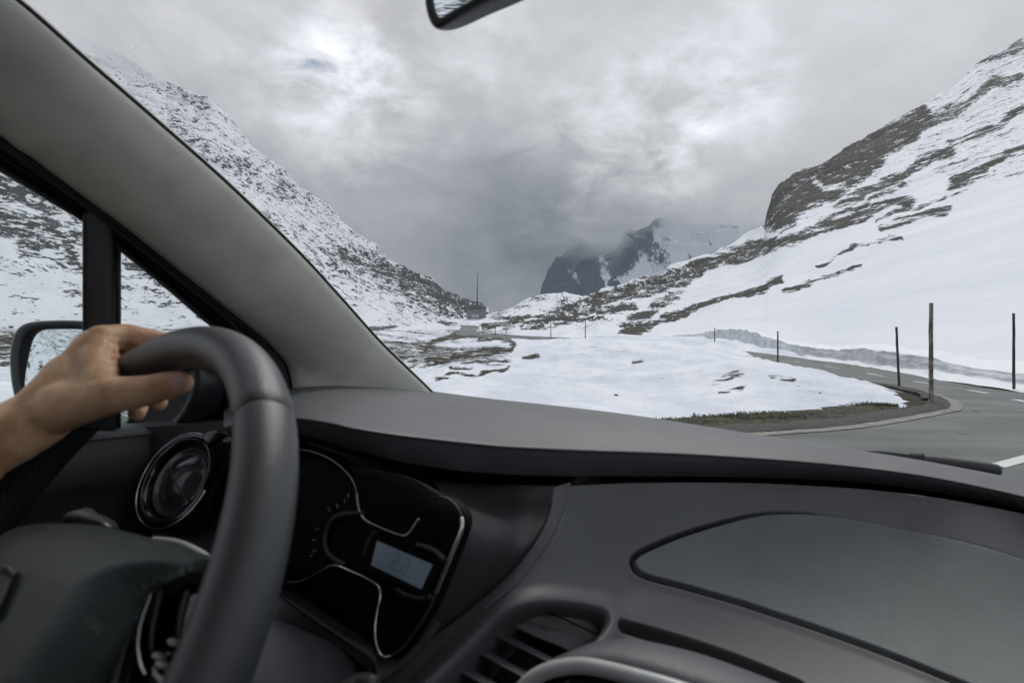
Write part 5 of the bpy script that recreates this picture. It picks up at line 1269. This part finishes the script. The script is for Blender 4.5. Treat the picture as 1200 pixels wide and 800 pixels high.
def seat(T):
    s = empty('seat', CC(T, -.5, -.7)); s.parent = CAR; s.matrix_basis = worldmat(CAR).inverted() @ Matrix.Translation(Vector(CC(T, -.5, -.7)))
    w2 = .25
    patch('seat_cushion', [[CC(T+x, F, z+.03*abs(x)*4*.5) for x in (-w2, -w2*.6, 0, w2*.6, w2)] for F, z in ((-.17, -.75), (-.12, -.62), (-.25, -.57), (-.55, -.60), (-.66, -.63))], 20, 24, M['fab'] if 'fab' in M else M['dark'], s)
    patch('seat_back', [[CC(T+x*(1-.1*k), F+.05*abs(x)*2, z) for x in (-w2, -w2*.6, 0, w2*.6, w2)] for k, (F, z) in enumerate(((-.62, -.62), (-.68, -.40), (-.76, -.1), (-.82, .10), (-.87, .12), (-.90, .0), (-.85, -.5)))], 20, 30, M['dark'], s)
seat(-.43)

# ------------------------------------------------------------------ the driver's hand and forearm
def Hd(px, py, d): return CAM+ray(px, py)*d
def cap(a, b, ra, rb, n=10, seg=20):
    a = np.asarray(a, float); b = np.asarray(b, float); L = np.linalg.norm(b-a); d = (b-a)/L; P = []; R = []
    for t in np.linspace(-PI/2, 0, 5): P.append(a+d*ra*math.sin(t)); R.append(max(ra*math.cos(t), ra*.02))
    for t in np.linspace(0, 1, n)[1:-1]: P.append(a+(b-a)*t); R.append(ra+(rb-ra)*t)
    for t in np.linspace(0, PI/2, 5): P.append(b+d*rb*math.sin(t)); R.append(max(rb*math.cos(t), rb*.02))
    return tube_vf(P, R, seg)
def chain(pts):
    return [cap(p[:3], q[:3], p[3], q[3]) for p, q in zip(pts[:-1], pts[1:])]
def J(px, py, d, r): return (*Hd(px, py, d), r)
parts = []
el = CC(-.62, -.10, -.33)
fore = [(*(el), .044), (*(el*.5+Hd(10, 512, .425)*.5), .040), J(-40, 528, .41, .0285), J(10, 510, .425, .0235), J(48, 488, .437, .0225)]
fore2 = [(*(el), .040), (*(el*.5+Hd(10, 512, .455)*.5), .036), J(-40, 524, .44, .0265), J(10, 506, .455, .0225), J(48, 483, .465, .021)]
parts += chain(fore)+chain(fore2)
# palm and back of the hand
wr1 = J(52, 484, .437, .0215); wr2 = J(52, 480, .468, .020)
mI = J(119, 398.5, .468, .0118); mM = J(108, 402, .489, .0118); mR_ = J(99, 412, .508, .0112); mP = J(92, 426, .524, .0105)
mid1 = J(86, 444, .452, .0215); mid2 = J(84, 442, .480, .0185)
parts += [cap(wr1[:3], mid1[:3], wr1[3], mid1[3]), cap(wr2[:3], mid2[:3], wr2[3], mid2[3]), cap(mid1[:3], mI[:3], .020, .0125), cap(mid1[:3], mM[:3], .018, .0125), cap(mid2[:3], mR_[:3], .0175, .0118), cap(mid2[:3], mP[:3], .0175, .011), cap(wr1[:3], mid2[:3], .02, .018),
          cap(mI[:3], mM[:3], .0115, .0115), cap(mM[:3], mR_[:3], .0112, .0112), cap(mR_[:3], mP[:3], .011, .0105)]
# thumb
cmc = J(84, 473, .430, .0185); mcp = J(127, 464, .424, .0142); ip = J(176, 457, .424, .0112); tipt = J(211, 448, .428, .0094)
parts += [cap(wr1[:3], cmc[:3], .020, .0185)]+chain([cmc, mcp, ip, J(196, 451.5, .426, .0106), tipt])
parts += [cap(mid1[:3], mcp[:3], .019, .0135), cap(J(112, 425, .452, 0)[:3], J(118, 452, .430, 0)[:3], .0148, .0135), cap(mI[:3], J(114, 432, .450, 0)[:3], .0115, .0150)]
# fingers
parts += chain([mI, J(146, 393.5, .484, .0107), J(176, 398, .490, .0098), J(196, 402, .4895, .0086), J(199, 416, .502, .0080)])
parts += chain([mM, J(140, 402, .508, .0102), J(168, 416, .516, .0096), J(186, 446, .508, .0088), J(185, 472, .488, .0078)])
parts += chain([mR_, J(124, 414, .528, .0098), J(152, 432, .534, .0092), J(168, 462, .522, .0084), J(160, 484, .502, .0074)])
parts += chain([mP, J(110, 436, .540, .0090), J(134, 450, .544, .0084), J(146, 464, .532, .0076), J(142, 474, .518, .0068)])
V, F = merge(parts)
me = raw_mesh('person', V, F)
po2 = bpy.data.objects.new('person', me); link(po2)
rm = po2.modifiers.new('r', 'REMESH'); rm.mode = 'VOXEL'; rm.voxel_size = .0019; rm.use_smooth_shade = True
smm = po2.modifiers.new('s', 'SMOOTH'); smm.iterations = 5; smm.factor = .5
dg = bpy.context.evaluated_depsgraph_get(); me2 = bpy.data.meshes.new_from_object(po2.evaluated_get(dg)); po2.modifiers.clear(); po2.data = me2
n = len(me2.vertices); co_ = np.zeros(n*3); me2.vertices.foreach_get('co', co_); co_ = co_.reshape(-1, 3); no_ = np.zeros(n*3); me2.vertices.foreach_get('normal', no_); no_ = no_.reshape(-1, 3)
# knuckle and web creases, tendons, reddish tips
hx, hy = topx(co_); 
def near3(P, r): return np.exp(-(np.linalg.norm(co_-np.asarray(P[:3]), axis=1)/r)**2)
cre = np.zeros(n); dsp = np.zeros(n)
def crease(L, w_, k):
    global cre, dsp
    d = dpoly(hx, hy, L); c = np.exp(-(d/w_)**2)*(np.abs(co_[:, 1]-.46) < .06); dsp -= k*c; cre = np.maximum(cre, c*min(1, k/.0006))
for L in [((126, 399), (138, 404), (150, 403), (160, 408)), ((122, 409), (134, 413), (143, 412)), ((121, 417), (131, 421), (139, 421)), ((121, 426), (130, 429), (138, 428)), ((122, 436), (131, 437), (140, 438)), ((127, 403), (122, 412), (120, 424))]:
    crease([(x+random.uniform(-.8, .8), y+random.uniform(-.8, .8)) for x, y in L], random.uniform(1.0, 1.7), random.uniform(.0004, .0008))
for x0 in (172, 175.5, 179): crease(((x0, 444), (x0+1.5, 451), (x0+.5, 458)), .9, .0004)
for x0 in (192,): crease(((x0, 446), (x0+2, 452)), .8, .0002)
dsp += .0012*near3(mcp, .012)+.0012*near3(mI, .010)
dsp += .0006*fbm(co_[:, 0]*60, co_[:, 2]*60+co_[:, 1]*40, 3, 6)
co2 = co_+no_*dsp[:, None]; me2.vertices.foreach_set('co', co2.astype(np.float32).ravel())
red = np.zeros(n)
for P, r in [(tipt, .016), (J(196, 402, .49, 0), .018), (J(185, 472, .488, 0), .02), (J(160, 484, .502, 0), .02), (mcp, .008), (J(128, 425, .46, 0), .014), (J(176, 457, .424, 0), .010)]: red = np.maximum(red, near3(P, r)*.8)
for nm, a in (('red', red), ('crease', cre)):
    at = me2.attributes.new(nm, 'FLOAT', 'POINT'); at.data.foreach_set('value', a.astype(np.float32))
me2.materials.clear(); me2.materials.append(M['skin']); me2.update()
me2.polygons.foreach_set('use_smooth', [True]*len(me2.polygons))
tag(po2, 'bare left hand and forearm of the driver gripping the top of the steering wheel', 'person')
# nails
def nail(c, ax, up_, L, w_, rad, name='nail'):
    ax = ax/np.linalg.norm(ax); up_ = up_-ax*(up_@ax); up_ /= np.linalg.norm(up_); s = np.cross(ax, up_); V = []
    for i in range(9):
        u = -1+2*i/8
        for j in range(9):
            v = -1+2*j/8; ww = w_*math.sqrt(max(0, 1-.35*max(0, u)**2-.25*max(0, -u)**3)); a = v*ww/rad
            V.append(c+ax*L*u*(1-.12*v*v)+s*math.sin(a)*rad+up_*((math.cos(a)-1)*rad+.0009-.0012*max(0, -u)**3))
    return build(name, V, gridfaces(9, 9), M['nail'], po2)
tp = np.array(tipt[:3]); ipv = np.array(J(196, 451.5, .426, 0)[:3]); axv = tp-ipv
upn = (CAM-tp); upn = upn/np.linalg.norm(upn)+np.array([.25, 0, .15])
upo = upn-axv/np.linalg.norm(axv)*(upn@(axv/np.linalg.norm(axv))); upo /= np.linalg.norm(upo)
nail(tp+axv/np.linalg.norm(axv)*(-.0005)+upo*.0086, axv, upo, .0072, .0062, .0090)
# short sleeve far up the arm
sh1 = CC(-.60, -.42, -.16)
build('upper_arm', *cap(el, sh1, .046, .056), M['sleeve'], po2)
